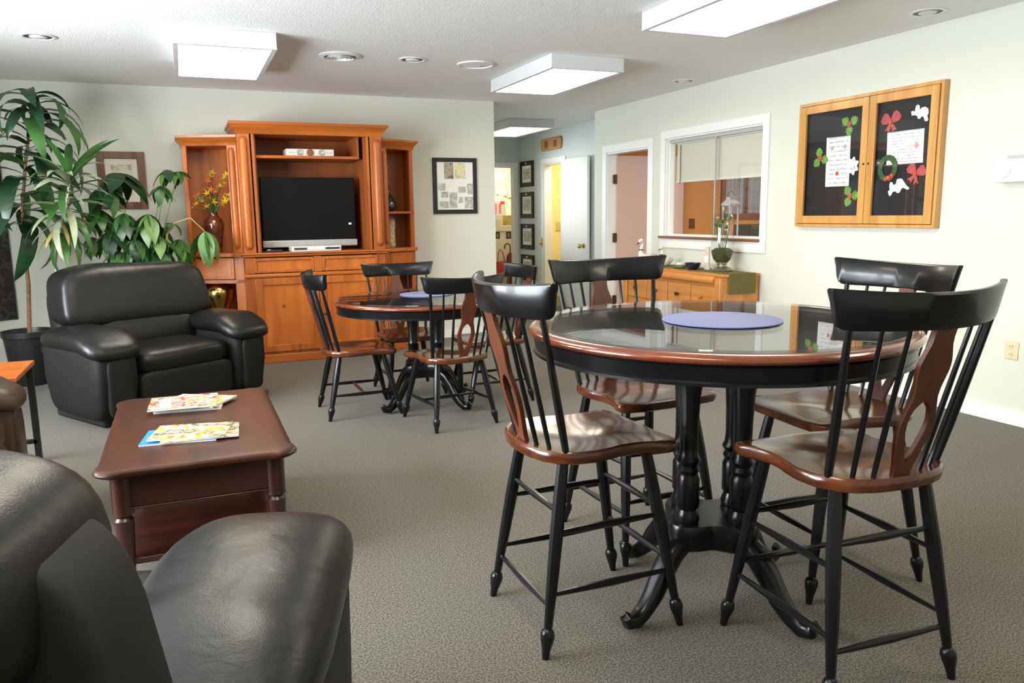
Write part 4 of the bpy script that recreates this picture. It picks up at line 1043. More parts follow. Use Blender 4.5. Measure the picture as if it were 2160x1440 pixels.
# ================================================================== NOTICE BOARD
BY0, BY1, BZ0, BZ1 = 3.595, 4.842, 1.160, 2.082
X0 = XR-0.058
nb = thing('notice_board', 'oak-framed notice cabinet with two glass doors on the right wall', 'notice board', (XR, 4.22, BZ0), world=True)
obj('back_felt', G().box(XR-0.012, XR-0.002, BY0+0.02, BY1-0.02, BZ0+0.02, BZ1-0.02), 'felt_black', nb)
fw = 0.022
for (a, b, c, d) in ((BY0, BY0+fw, BZ0, BZ1), (BY1-fw, BY1, BZ0, BZ1), (BY0+fw, BY1-fw, BZ0, BZ0+fw), (BY0+fw, BY1-fw, BZ1-fw, BZ1)):
    obj('outer_frame', G().box(X0+0.010, XR-0.001, a, b, c, d), 'oak_frame', nb, bevel=0.002)
BM = 4.165                      # where the doors meet
for a, b in ((BM+0.002, BY1-fw-0.003), (BY0+fw+0.003, BM-0.002)):
    w = 0.058; c, d = BZ0+fw+0.003, BZ1-fw-0.003
    dr = obj('door', G().box(X0, X0+0.022, a, a+w, c, d).box(X0, X0+0.022, b-w, b, c, d).box(X0, X0+0.022, a+w, b-w, c, c+w).box(X0, X0+0.022, a+w, b-w, d-w, d), 'oak_frame', nb, bevel=0.004)
    obj('pane', G().box(X0+0.012, X0+0.015, a+w-0.003, b-w+0.003, c+w-0.003, d-w+0.003), 'glass_pane', dr, smooth=0)
    ky = a+0.02 if a > BM else b-0.02
    obj('lock', G().lathe([(0.009, 0), (0.008, 0.004), (0.001, 0.005)], (X0, ky, 1.60), 12, Matrix.Rotation(-pi/2, 3, 'Y')), 'dark_bronze', dr)
XN = XR-0.0125                  # felt surface
def bp(px, py): 
    P = at(px, py, 0, XN); return (P.y, P.z)
def cut(pts, d=0.0, t=0.0015):
    return G().prism(pts, XN-d-t, XN-d, 'yz')
def cut_thing(name, label, cat, px, py, group=None):
    y, z = bp(px, py); return thing(name, label, cat, (XN, y, z), group=group, world=True)
def sheet(label, c, mat):
    return tag(obj('paper_notice', cut([bp(*q) for q in c], 0.0005), mat, smooth=0), label, 'paper', 'papers on the notice board')
p1 = sheet('tall white printed notice in the left door of the board', [(1744.5, 291), (1795, 285.5), (1790.5, 392), (1741, 394)], 'notice_paper')
p2 = sheet('wide white printed notice in the right door of the board', [(1872.5, 280), (1950.5, 270), (1947, 342.5), (1870, 348.5)], 'notice_paper')
for o, px, py, m in ((p1, 1766, 366, 'berry_red'), (p1, 1756, 313, 'grey_soft'), (p1, 1783, 309, 'grey_soft'), (p2, 1934, 306, 'cutout_pink')):
    y, z = bp(px, py)
    obj('emblem', G().lathe([(0.017, 0), (0.001, 0.0008)], (XN-0.0022, y, z), 8, Matrix.Rotation(-pi/2, 3, 'Y')), m, o)
def holly(label, px, py, R, a0):
    y, z = bp(px, py)
    t = thing('holly_cutout', label, 'decoration', (XN, y, z), group='paper holly sprigs on the board', world=True)
    for k in range(3):
        a = a0+k*2*pi/3
        pts = []
        n = 9
        side = []
        for i in range(n+1):
            s = i/n; w = 0.62*sin(pi*min(1, s*0.95+0.05))*(1.0 if i % 2 else 0.62)
            side.append((R*(0.08+0.92*s), R*w*0.75))
        loop = side+[(u, -v) for u, v in reversed(side[:-1])]
        pts = [(y-(u*cos(a)-v*sin(a)), z+(u*sin(a)+v*cos(a))) for u, v in loop]
        obj('leaf', cut(pts, 0.002+0.0004*k), 'holly_green', t, smooth=0)
    for k in range(3):
        a = k*2*pi/3+0.5
        obj('berry', G().sphere((XN-0.006, y+0.012*cos(a), z+0.012*sin(a)), 0.013, 10), 'berry_red', t)
holly('paper holly sprig at the top of the left board door', 1793, 262, 0.085, radians(30))
holly('paper holly sprig at the left edge of the tall notice', 1731, 334, 0.085, radians(-15))
holly('paper holly sprig under the tall notice', 1794, 413, 0.085, radians(5))
def bow(label, px, py, R, a0):
    y, z = bp(px, py)
    t = thing('bow_cutout', label, 'decoration', (XN, y, z), group='red paper bows on the board', world=True)
    for k, (a, L, w0, w1) in enumerate(((35, 1.0, 0.16, 0.46), (145, 1.0, 0.16, 0.46), (-70, 0.85, 0.12, 0.28), (-125, 0.85, 0.12, 0.28))):
        a = radians(a)+a0
        sh = [(0.0, 0.10), (0.35, w0+0.16), (0.7, w1), (0.95, w1*0.75), (1.0, 0.0), (0.95, -w1*0.75), (0.7, -w1), (0.35, -w0-0.16), (0.0, -0.10)] if k < 2 else [(0, 0.1), (1, w1), (0.82, 0), (1, -w1), (0, -0.1)]
        pts = [(y-R*L*(u*cos(a)-v*sin(a)), z+R*L*(u*sin(a)+v*cos(a))) for u, v in sh]
        obj('loop' if k < 2 else 'tail', cut(pts, 0.0022+0.0004*k), 'bow_red', t, smooth=0)
    obj('knot', G().sphere((XN-0.006, y, z), R*0.17, 10), 'berry_red', t)
bow('red paper bow above the wide notice', 1881, 258, 0.085, radians(8))
bow('red paper bow under the wide notice', 1932, 367, 0.080, radians(-12))
def blob(label, pts, ox, oy):
    P = [bp(1830+x/4.966, 180+y/4.966) for x, y in pts]
    return tag(obj('white_cutout', cut(P, 0.001), 'cutout_white', smooth=0), label, 'decoration', 'white paper cutouts on the board')
blob('white curly paper cutout in the top right corner of the board', [(460, 275), (480, 265), (495, 280), (510, 215), (530, 200), (550, 215), (550, 255), (575, 230), (610, 222), (640, 245), (642, 290), (628, 315), (638, 360), (622, 378), (600, 370), (590, 330), (565, 325), (555, 350), (530, 350), (522, 320), (490, 310), (465, 318)], 0, 0)
blob('white curly paper cutout below the small wreath on the board', [(215, 1110), (235, 1095), (230, 1050), (240, 1010), (262, 1015), (275, 1045), (300, 1030), (310, 985), (330, 978), (345, 975), (365, 980), (385, 1010), (410, 1050), (440, 1075), (430, 1092), (400, 1085), (375, 1070), (355, 1085), (340, 1120), (315, 1130), (295, 1110), (265, 1115), (250, 1150), (232, 1160), (222, 1140)], 0, 0)
y, z = bp(1874, 355)
wr = thing('wreath_cutout', 'small green wreath with a red bow at the wide notice corner', 'decoration', (XN, y, z), world=True)
g = G()
g.tube([(XN-0.008, y+0.062*cos(2*pi*i/24), z+0.072*sin(2*pi*i/24)) for i in range(25)], 0.020, 8, up=(1, 0, 0), sx=1.0, sy=0.4)
obj('ring', g, 'wreath_green', wr)
obj('ribbon', G().sphere((XN-0.016, y-0.022, z-0.066), 0.020, 10).sphere((XN-0.016, y-0.046, z-0.050), 0.015, 10).sphere((XN-0.016, y+0.004, z-0.074), 0.014, 10), 'berry_red', wr)
y, z = bp(1799, 350)
t = thing('rosette_cutout', 'white scalloped paper rosette with pink marks beside the tall notice', 'decoration', (XN, y, z), world=True)
obj('scallop', cut([(y+(0.050+0.010*cos(7*a))*cos(a), z+(0.058+0.010*cos(7*a))*sin(a)) for a in [2*pi*i/42 for i in range(42)]], 0.0032), 'cutout_white', t, smooth=0)
obj('mark', G().tube([(XN-0.006, y+0.022*cos(a), z+0.024*sin(a)) for a in [pi*0.95+pi*0.9*i/8 for i in range(9)]], 0.003, 6, up=(1, 0, 0)), 'cutout_pink', t)

# wall fittings on the right wall
t = thing('wall_outlet', 'cream electrical outlet on the right wall', 'outlet', (XR, 3.047, 0.40), world=True)
obj('plate', G().box(XR-0.007, XR-0.0005, 3.005, 3.088, 0.392, 0.503), 'outlet_cream', t, bevel=0.003)
for z in (0.422, 0.472):
    s = obj('socket', G().lathe([(0.017, 0), (0.015, 0.002), (0.001, 0.0025)], (XR-0.007, 3.047, z), 14, Matrix.Rotation(-pi/2, 3, 'Y')), 'outlet_cream', t)
    obj('slot', G().box(XR-0.0105, XR-0.009, 3.039, 3.041, z-0.004, z+0.006).box(XR-0.0105, XR-0.009, 3.053, 3.055, z-0.004, z+0.006), 'can_dark', s)
t = thing('emergency_light', 'white emergency light unit at the right edge of the wall', 'light', (XR, 3.08, 1.42), world=True)
obj('housing', G().box(XR-0.075, XR-0.001, 2.955, 3.205, 1.43, 1.565), 'bin_white', t, bevel=0.010)
for y in (3.015, 3.145):
    obj('lamp_head', G().lathe([(0.050, 0), (0.048, 0.010), (0.040, 0.014), (0.001, 0.012)], (XR-0.075, y, 1.50), 8, Matrix.Rotation(-pi/2, 3, 'Y')), 'bin_white', t, smooth=20)
obj('bracket', G().box(XR-0.07, XR-0.01, 3.03, 3.13, 1.565, 1.582), 'grey_soft', t)

# ================================================================== COFFEE TABLE AND MAGAZINES
ct = thing('coffee_table', 'dark cherry coffee table with lobed corners in front of the recliner', 'table', (-0.01, 3.38, 0), world=True)
TX0, TX1, TY0, TY1, TZ = -0.33, 0.31, 2.81, 3.95, 0.46
def lobed(x0, x1, y0, y1, inset, r=0.048, e=0.020):
    x0 += inset; x1 -= inset; y0 += inset; y1 -= inset
    pts = []
    cs = [(x1-r, y1-r, 0), (x0+r, y1-r, pi/2), (x0+r, y0+r, pi), (x1-r, y0+r, 3*pi/2)]
    for cx, cy, a0 in cs:
        for i in range(11):
            a = a0-0.55+(pi/2+1.1)*i/10
            pts.append((cx+(r+e)*cos(a)-e*0.3*cos(a0+pi/4), cy+(r+e)*sin(a)-e*0.3*sin(a0+pi/4)))
    return pts
rs = []
for ins, z in ((0.030, TZ-0.034), (0.012, TZ-0.030), (0.002, TZ-0.022), (0.0, TZ-0.015), (0.004, TZ-0.006), (0.014, TZ-0.001), (0.024, TZ)):
    rs.append([(x, y, z) for x, y in lobed(TX0, TX1, TY0, TY1, ins)])
obj('table_top', G().rings(rs), 'mahogany', ct, smooth=50)
a = 0.045
for (x0, x1, y0, y1) in ((TX0+a, TX1-a, TY0+a, TY0+a+0.022), (TX0+a, TX1-a, TY1-a-0.022, TY1-a), (TX0+a, TX0+a+0.022, TY0+a, TY1-a), (TX1-a-0.022, TX1-a, TY0+a, TY1-a)):
    obj('apron', G().box(x0, x1, y0, y1, TZ-0.150, TZ-0.033).box(x0-0.003, x1+0.003, y0-0.003, y1+0.003, TZ-0.158, TZ-0.150), 'mahogany_dark', ct, bevel=0.003)
for sx in (TX0+0.065, TX1-0.065):
    for sy in (TY0+0.065, TY1-0.065):
        obj('leg', G().lathe([(0.020, 0), (0.024, 0.01), (0.020, 0.03), (0.024, 0.09), (0.031, 0.22), (0.033, 0.265), (0.026, 0.275), (0.036, 0.285), (0.034, 0.295), (0.034, TZ-0.034)], (sx, sy, 0), 18), 'mahogany_dark', ct)
obj('lower_shelf', G().box(TX0+0.06, TX1-0.06, TY0+0.06, TY1-0.06, 0.095, 0.118), 'mahogany_dark', ct, bevel=0.004)
def magazine(label, pts, z, t, mat, spine=None, blurb=False):
    """pts: four ground corners in order"""
    c = sum((Vector((*p, 0)) for p in pts), Vector())/4
    th = thing('magazine', label, 'magazine', (c.x, c.y, z), group='magazines on the coffee table', world=True)
    obj('pages', G().prism(pts, z, z+t), 'magazine_edge', th, smooth=0)
    k = 1.004
    obj('cover', G().prism([(c.x+(x-c.x)*k, c.y+(y-c.y)*k) for x, y in pts], z+t, z+t+0.0008), mat, th, smooth=0)
    if blurb:
        P = [Vector((*p, 0)) for p in pts]
        def q(u, v): 
            r = P[0].lerp(P[1], u).lerp(P[3].lerp(P[2], u), v); return (r.x, r.y)
        obj('address_label', G().prism([q(0.16, 0.03), q(0.34, 0.03), q(0.30, 0.80), q(0.13, 0.80)], z+t+0.0009, z+t+0.0014), 'mail_label', th, smooth=0)
    return th
def quad(cx, cy, L, Wd, ang):
    a = radians(ang); u = Vector((cos(a), sin(a), 0)); v = Vector((-sin(a), cos(a), 0)); c = Vector((cx, cy, 0))
    return [tuple((c+u*sx*L/2+v*sy*Wd/2)[:2]) for sx, sy in ((-1, -1), (1, -1), (1, 1), (-1, 1))]
Z = TZ+0.0005
magazine('thick pale magazine at the bottom of the far pile on the coffee table', quad(-0.03, 3.67, 0.275, 0.20, -7), Z, 0.010, 'cover_pale')
magazine('magazine with white and yellow cover poking out right in the far pile', quad(0.00, 3.70, 0.27, 0.21, -32), Z+0.0115, 0.007, 'cover_pale')
magazine('pink-edged magazine with a mailing label on top of the far pile', quad(-0.055, 3.66, 0.278, 0.235, -3), Z+0.020, 0.008, 'cover_food', blurb=True)
magazine('blue-cornered magazine at the bottom of the near pile on the coffee table', quad(-0.065, 3.165, 0.27, 0.205, -8), Z, 0.005, 'magazine_blue')
magazine('magazine sticking out on the right of the near pile', quad(0.005, 3.155, 0.275, 0.205, -4), Z+0.0065, 0.004, 'cover_bright')
magazine('colourful magazine on top of the near pile', quad(-0.030, 3.17, 0.275, 0.21, -12), Z+0.012, 0.004, 'cover_bright')

# ================================================================== LEATHER SEATING
def crease(seed, amp, f=9.0):
    def fn(p):
        return Vector((p.x, p.y, p.z+amp*sin(p.x*f*3+seed+2*sin(p.y*f))*0.5+amp*sin(p.y*f*2.3+seed*1.7)*0.5))
    return fn
def recliner(name, label, loc, rotz, mat='leather_black', side='leather_side', W=1.14, D=0.92):
    """faces local +y; origin on the floor under its middle"""
    t = thing(name, label, 'armchair', loc, rotz)
    hw, hd = W/2, D/2
    aw = 0.145; ad = 0.36; ay = hd-ad          # half width, half depth and middle of an arm
    ax = hw-aw
    obj('base', G().box(-hw+0.10, hw-0.10, -hd+0.12, hd-0.16, 0.0, 0.11), 'black_matte', t, bevel=0.02)
    for s in (-1, 1):
        def arm(p, s=s):
            k = 1-0.16*max(0, -p.z/0.22)*0.6
            return Vector((p.x*k, p.y*(1-0.10*max(0, -p.z/0.22)), p.z))
        obj('arm', G().pillow((s*ax, ay, 0.30), (aw-0.005, ad, 0.24), 0.30, 0.28, 36, 16, arm), side, t, smooth=70)
        def pad(p, s=s):
            f = p.y/(ad+0.03)
            z = p.z*(1.0 if p.z > 0 else 0.75)
            dz = -0.055*max(0, f-0.45)/0.55*1.3 - 0.03*max(0, -f-0.4)
            wr = 0.006*sin(p.y*60+p.x*14)*max(0, f-0.35)*(1 if p.z > 0 else 0)
            return Vector((p.x*(1+0.06*f), p.y, z+dz+wr))
        obj('arm_pad', G().pillow((s*(ax+0.003), ay+0.02, 0.545), (aw+0.030, ad+0.015, 0.085), 0.70, 0.45, 44, 18, pad), mat, t, smooth=80)
        def fp(p): return p
        obj('arm_front_panel', G().pillow((s*ax, hd-0.012, 0.275), (0.078, 0.030, 0.185), 0.38, 0.5, 24, 16), side, t, smooth=80)
    iw = hw-2*aw
    obj('seat_cushion', G().pillow((0, 0.06, 0.385), (iw+0.02, hd-0.07, 0.095), 0.55, 0.35, 40, 16, crease(1.0, 0.004)), mat, t, smooth=80)
    obj('footrest_panel', G().pillow((0, hd-0.075, 0.21), (iw+0.005, 0.06, 0.13), 0.35, 0.3, 32, 14), side, t, smooth=80)
    def lean(c):
        def fn(p):
            z = p.z; return Vector((p.x, p.y-0.26*z+0.004*sin(p.x*38)*(1 if p.y > 0 else 0), z))
        return fn
    obj('lumbar_cushion', G().pillow((0, -0.13, 0.545), (iw+0.07, 0.13, 0.135), 0.6, 0.45, 40, 18, lean(0)), mat, t, smooth=80)
    def head(p):
        k = 1.0-0.05*(p.z/0.22)
        return Vector((p.x*k, p.y-0.24*p.z, p.z+0.006*sin(p.x*9)))
    obj('headrest_cushion', G().pillow((0, -0.20, 0.785), (hw-0.105, 0.150, 0.205), 0.44, 0.27, 52, 24, head), mat, t, smooth=80)
    obj('back_shell', G().pillow((0, -0.33, 0.48), (hw-0.15, 0.085, 0.40), 0.3, 0.3, 32, 16, lambda p: Vector((p.x, p.y-0.18*p.z, p.z))), side, t, smooth=80)
    return t
recliner('leather_recliner', 'black leather recliner with padded arms in front of the plants', (-0.258, 5.82, 0), radians(212), W=1.24, D=0.90)
recliner('leather_armchair', 'brown-tinged leather armchair cut off at the left edge', (-1.225, 3.735, 0), radians(-90), 'leather_brown', 'leather_brown', 0.92, 0.92)

# loveseat in the near left corner, seen from behind: its right arm and back
ls = thing('leather_loveseat', 'black leather loveseat in the near left corner, seen from behind', 'sofa', (-0.55, 1.524, 0), radians(-16))
def L(x, y): return x+0.55, y-1.25          # world -> local (small turn ignored)
obj('base', G().box(-0.80, 0.66, -0.42, 0.46, 0.02, 0.12), 'black_matte', ls, bevel=0.02)
for s, cx in ((1, 0.62), (-1, -0.95)):
    def arm2(p): return Vector((p.x*(1+0.04*p.z/0.26), p.y, p.z))
    obj('arm', G().pillow((cx, 0.06, 0.29), (0.140, 0.46, 0.26), 0.30, 0.28, 36, 16, arm2), 'leather_side', ls, smooth=70)
    def pad2(p):
        f = p.y/0.52
        dz = -0.085*max(0, f-0.35)**1.5*1.6-0.02*max(0, -f-0.5)
        return Vector((p.x*(1+0.05*f), p.y, p.z*(1.0 if p.z > 0 else 0.8)+dz+0.0025*sin(p.y*25+p.x*8)))
    obj('arm_pad', G().pillow((cx-0.025*s, 0.07, 0.575), (0.190, 0.485, 0.095), 0.80, 0.60, 48, 22, pad2), 'leather_black', ls, smooth=85)
    obj('arm_front_panel', G().pillow((cx, 0.505, 0.27), (0.085, 0.030, 0.19), 0.38, 0.5, 24, 16), 'leather_side', ls, smooth=80)
for k in (-0.515, 0.155):
    obj('seat_cushion', G().pillow((k-0.0+0.02, 0.13, 0.39), (0.325, 0.42, 0.10), 0.5, 0.35, 36, 14, crease(k, 0.004)), 'leather_black', ls, smooth=80)
    obj('footrest_panel', G().pillow((k+0.02, 0.50, 0.21), (0.32, 0.055, 0.13), 0.35, 0.3, 32, 14), 'leather_side', ls, smooth=80)
def head2(p):
    return Vector((p.x*(1-0.07*max(0, p.z/0.22)), p.y-0.16*p.z+0.006*sin(p.x*22+p.z*15), p.z+0.006*sin(p.x*13)))
for k in (-0.545, 0.160):
    obj('headrest_cushion', G().pillow((k, -0.360, 0.862), (0.350, 0.215, 0.143), 0.60, 0.38, 44, 22, head2), 'leather_black', ls, smooth=85)
    obj('lumbar_cushion', G().pillow((k, -0.14, 0.55), (0.325, 0.14, 0.14), 0.6, 0.45, 36, 16), 'leather_black', ls, smooth=85)
obj('back_shell', G().pillow((-0.165, -0.345, 0.475), (0.785, 0.105, 0.465), 0.22, 0.20, 44, 20, lambda p: Vector((p.x*(1-0.10*max(0, p.z)/0.46), p.y, p.z))), 'leather_side', ls, smooth=80)

# side table between the armchair and the recliner
st = thing('side_table', 'small table with orange wood top and black legs at the left edge', 'table', (-1.02, 4.52, 0), world=True)
obj('table_top', G().box(-1.27, -0.79, 4.27, 4.77, 0.525, 0.55), 'orange_top', st, bevel=0.004)
for x in (-1.25, -0.815):
    for y in (4.295, 4.745):
        obj('leg', G().box(x-0.015, x+0.015, y-0.015, y+0.015, 0, 0.525), 'black_metal', st)
obj('stretcher', G().box(-1.25, -0.815, 4.73, 4.76, 0.10, 0.12).box(-1.25, -0.815, 4.28, 4.31, 0.10, 0.12), 'black_metal', st)

# ================================================================== PLANTS
def leaf_geo(Lg, Wd, bend, shape='strap', fold=0.25, n=9, start=0.0):
    g = G(); y = z = 0.0; rows = []
    for i in range(n+1):
        s = i/n
        th = start+bend*s
        if i: y += cos(th)*Lg/n; z -= sin(th)*Lg/n
        if shape == 'strap': w = Wd*(0.35+0.65*min(1, s*3.5))*(1-max(0, (s-0.55)/0.45)**2.2)
        else: w = Wd*max(0.03, sin(pi*min(1, s**0.8*0.97+0.03)))
        w = max(w, 0.0015)
        rows.append([(-w, y-sin(th)*0, z+w*fold), (0, y, z), (w, y, z+w*fold)])
    v = [p for r in rows for p in r]; f = []
    for i in range(n):
        a = i*3; f += [(a, a+1, a+4, a+3), (a+1, a+2, a+5, a+4)]
    g.add(v, f); return g
def leaf_set(tag_, Lg, Wd, bends, shape, mats, fold=0.25):
    out = []
    for b in bends:
        for m in mats:
            me = leaf_geo(Lg, Wd, b, shape, fold).mesh('leaf', 180); me.materials.append(MATS[m]); out.append(me)
    return out
def put_leaf(me, parent, loc, az, el, s, roll=0.0, name='leaf'):
    o = bpy.data.objects.new(name, me); COL.objects.link(o); o.parent = parent
    o.location = loc; o.rotation_euler = Euler((el, roll, az), 'XYZ'); o.scale = (s, s, s)
    return o
def pot(parent, r, h, mat='pot_black'):
    obj('pot', G().lathe([(r*0.72, 0), (r*0.74, 0.01), (r*0.94, h-0.05), (r, h-0.045), (r, h), (r*0.93, h), (r*0.90, h-0.04)], n=28, caps=False).lathe([(0.001, 0.004), (r*0.72, 0.004)], n=28, caps=False), mat, parent, smooth=40)
    obj('soil', G().lathe([(r*0.905, h-0.045), (r*0.5, h-0.035), (0.001, h-0.03)], n=24, caps=False), 'soil', parent)
R2 = random.Random(21)
# tall dark dracaena
tx, ty = -1.20, 7.10
pd = thing('tall_dracaena', 'tall dark green dracaena reaching the ceiling in a black pot', 'plant', (tx, ty, 0))
pot(pd, 0.185, 0.43)
tp = [at(70, 695, 1, ty), at(60, 600, 1, ty), at(52, 520, 1, ty), at(47, 440, 1, ty), at(55, 330, 1, ty), at(66, 250, 1, ty), at(76, 195, 1, ty)]
tp = [p-Vector((tx, ty, 0)) for p in tp]; tp[0] = Vector((0.01, 0, 0.38))
obj('trunk', G().tube(tp, [0.017, 0.015, 0.013, 0.012, 0.011, 0.010, 0.007], 8, up=(0, 1, 0)), 'trunk_brown', pd)
lv = leaf_set('d', 0.70, 0.058, (1.7, 2.2, 2.6), 'strap', ('leaf_dark', 'leaf_dark', 'leaf_mid'))
for i in range(58):
    f = i/57; k = 2.5+3.45*f; j = int(k); fr = k-j
    p = tp[min(j, 5)].lerp(tp[min(j+1, 6)], fr)
    az = i*2.399+R2.uniform(-0.3, 0.3)
    back = cos(az) > 0.35          # towards the wall
    s = R2.uniform(0.75, 1.08)*(0.60 if back else 1.0)*(1.0 if f < 0.6 else 0.85)
    el = (0.15+1.05*f)+R2.uniform(-0.2, 0.2)
    if p.z > 2.05: el = min(el, 0.75)
    if p.z > 2.2: s *= 0.72; el = min(el, 0.55)
    put_leaf(lv[R2.randrange(len(lv))], pd, p, az, el, s, R2.uniform(-0.35, 0.35))
# variegated dracaena
vx2, vy2 = -0.93, 6.78
pv = thing('variegated_dracaena', 'pale striped dracaena standing behind the left of the recliner', 'plant', (vx2, vy2, 0))
pot(pv, 0.14, 0.34)
vp = [Vector((0, 0, 0.30)), at(117, 560, 1, vy2)-Vector((vx2, vy2, 0)), at(124, 500, 1, vy2)-Vector((vx2, vy2, 0)), at(136, 450, 1, vy2)-Vector((vx2, vy2, 0)), at(145, 395, 1, vy2)-Vector((vx2, vy2, 0)), at(148, 375, 1, vy2)-Vector((vx2, vy2, 0))]
obj('trunk', G().tube(vp, [0.010, 0.009, 0.010, 0.011, 0.009, 0.006], 8, up=(0, 1, 0)), 'stem_pale', pv)
lv = leaf_set('v', 0.45, 0.026, (0.7, 1.2, 1.7), 'strap', ('leaf_pale', 'leaf_mid', 'leaf_light', 'leaf_pale', 'leaf_mid'), 0.35)
ly = leaf_set('y', 0.36, 0.022, (1.0,), 'strap', ('leaf_yellow',), 0.35)
for i in range(66):
    f = i/65; k = 2.0+3.0*f; j = int(min(k, 4.999)); p = vp[j].lerp(vp[j+1], k-j)
    az = i*2.399+R2.uniform(-0.3, 0.3)
    el = -0.55+1.75*f+R2.uniform(-0.15, 0.25)
    s = R2.uniform(0.75, 1.12)*(0.8 if f < 0.25 else 1)
    m = ly[0] if (f < 0.3 and i % 3 == 0) else lv[R2.randrange(len(lv))]
    put_leaf(m, pv, p, az, el, s, R2.uniform(-0.3, 0.3))
# umbrella plant
sx_, sy_ = -0.36, 7.12
ps = thing('umbrella_plant', 'bushy green umbrella plant behind the recliner beside the cabinet', 'plant', (sx_, sy_, 0))
pot(ps, 0.17, 0.34)
lo = leaf_set('s', 0.24, 0.050, (0.35, 0.8, 1.2), 'ovate', ('leaf_mid', 'leaf_light', 'leaf_mid', 'leaf_dark'), 0.18)
lbig = leaf_set('s', 0.30, 0.062, (0.5, 0.9), 'ovate', ('leaf_light', 'leaf_mid'), 0.18)
org = Vector((sx_, sy_, 0))
def cluster(px, py, Y, n, s, droop=-0.35, big=False, spread=2*pi, az0=0.0, stem=True, via=None):
    c = at(px, py, 1, Y)-org
    if stem:
        q = Vector((0, 0, 0.31)) if via is None else at(*via)-org
        mid = q.lerp(c, 0.55)+Vector((0, 0, 0.08))
        obj('stem', G().tube([q, mid, c], [0.005, 0.004, 0.003], 6, up=(0, 1, 0)), 'stem_yellow' if big else 'leaf_light', ps)
    for k in range(n):
        az = az0+spread*k/n+R2.uniform(-0.15, 0.15)
        sc = s*R2.uniform(0.85, 1.1)
        if Y+0.2*s*cos(az) > 7.74: sc *= 0.6
        put_leaf((lbig if big else lo)[R2.randrange(len(lbig if big else lo))], ps, c, az, droop+R2.uniform(-0.2, 0.15), sc, R2.uniform(-0.2, 0.2), 'leaflet')
j1 = at(350, 545, 1, 7.05); 
obj('cane', G().tube([Vector((0.02, -0.05, 0.31)), at(352, 540, 1, 7.05)-org, at(352, 495, 1, 7.05)-org, at(368, 470, 1, 7.05)-org], [0.011, 0.010, 0.009, 0.006], 8, up=(0, 1, 0)), 'stem_yellow', ps)
for a in [(352, 358, 7.10, 8, 0.80, -0.45), (338, 392, 7.05, 8, 0.78, -0.55), (375, 362, 7.12, 7, 0.62, -0.3), (250, 365, 7.15, 8, 1.35, -0.5), (222, 395, 7.0, 8, 1.1, -0.45),
          (205, 440, 7.05, 7, 1.0, -0.5), (262, 450, 7.0, 9, 1.05, -0.55), (312, 452, 6.95, 9, 1.1, -0.7), (235, 488, 6.95, 8, 1.0, -0.6), (285, 505, 6.9, 8, 0.95, -0.7), (335, 500, 7.0, 8, 1.0, -0.7), (375, 505, 7.15, 8, 0.9, -0.6), (250, 530, 6.95, 7, 0.9, -0.5), (345, 530, 6.95, 7, 0.9, -0.5), (195, 500, 7.1, 7, 0.8, -0.6), (360, 470, 7.1, 6, 0.6, -0.3), (275, 470, 7.2, 9, 1.0, -0.5), (310, 485, 7.1, 9, 1.0, -0.6), (225, 455, 7.2, 8, 1.0, -0.5), (330, 475, 7.25, 8, 0.9, -0.6), (300, 535, 7.1, 8, 1.0, -0.5), (390, 530, 7.05, 7, 0.7, -0.7)]:
    cluster(*a)
cluster(432, 488, 6.95, 6, 1.0, -0.95, True, via=(368, 470, 1, 7.05))

# ================================================================== SMALL THINGS IN THE LIT ROOM PAST THE HALL
def E2(px, py, Y): return at(px, py, 1, Y)
def flat(name, label, cat, px0, py0, px1, py1, Y, t, mat, group=None):
    a, b = E2(px0, py0, Y), E2(px1, py1, Y)
    return tag(obj(name, G().box(a.x, b.x, Y-t, Y-0.001, b.z, a.z), mat), label, cat, group)
po = flat('wall_chart', 'grey chart with red marks in the lit room past the hall', 'chart', 1040, 424, 1065, 457, 13.6, 0.02, 'poster_grey')
for k in range(5):
    a = E2(1055, 431+4.5*k, 13.57); obj('mark', G().box(a.x-0.02, a.x+0.02, 13.575, 13.5795, a.z-0.012, a.z+0.012), 'bag_red', po)
    a = E2(1046, 431+4.5*k, 13.57); obj('mark', G().box(a.x-0.02, a.x+0.02, 13.575, 13.5795, a.z-0.012, a.z+0.012), 'bag_red', po)
a = E2(1061, 427, 13.57); obj('red_corner', G().box(a.x-0.05, a.x+0.03, 13.574, 13.5795, a.z-0.03, a.z+0.02), 'bag_red', po)
for k, (x0, y0, x1, y1, lab) in enumerate(((1046, 382, 1052, 409, 'narrow'), (1060, 380, 1069, 412, 'middle'), (1070, 392, 1079, 416, 'wide'))):
    a, b = E2(x0, y0, 13.56), E2(x1, y1, 13.56)
    t = thing('hanging_towel', '%s pale towel hanging on the wall of the lit room' % lab, 'towel', ((a.x+b.x)/2, 13.58, b.z), group='towels in the lit room', world=True)
    rs = []
    for i in range(9):
        x = a.x+(b.x-a.x)*i/8; dy = 0.012*sin(i*1.6)
        rs.append([(x, 13.56+dy, b.z), (x, 13.568+dy, b.z), (x, 13.575, a.z), (x, 13.567, a.z)])
    obj('cloth', G().rings(rs), 'tissue', t)
    obj('hook', G().tube([((a.x+b.x)/2, 13.599, a.z+0.02), ((a.x+b.x)/2, 13.56, a.z+0.01)], 0.008, 6), 'chrome', t)
bx_ = E2(1050, 474, 12.28)
t = thing('paper_box', 'pale box of papers on the ledge past the hall', 'box', (bx_.x, 12.3, 1.09), world=True)
obj('box_body', G().box(bx_.x-0.10, bx_.x+0.06, 12.22, 12.38, 1.091, 1.20), 'tissue', t, bevel=0.004)
obj('papers', G().box(bx_.x-0.08, bx_.x+0.04, 12.26, 12.34, 1.20, 1.26), 'paper_white', t)
bx_ = E2(1072, 474, 12.28)
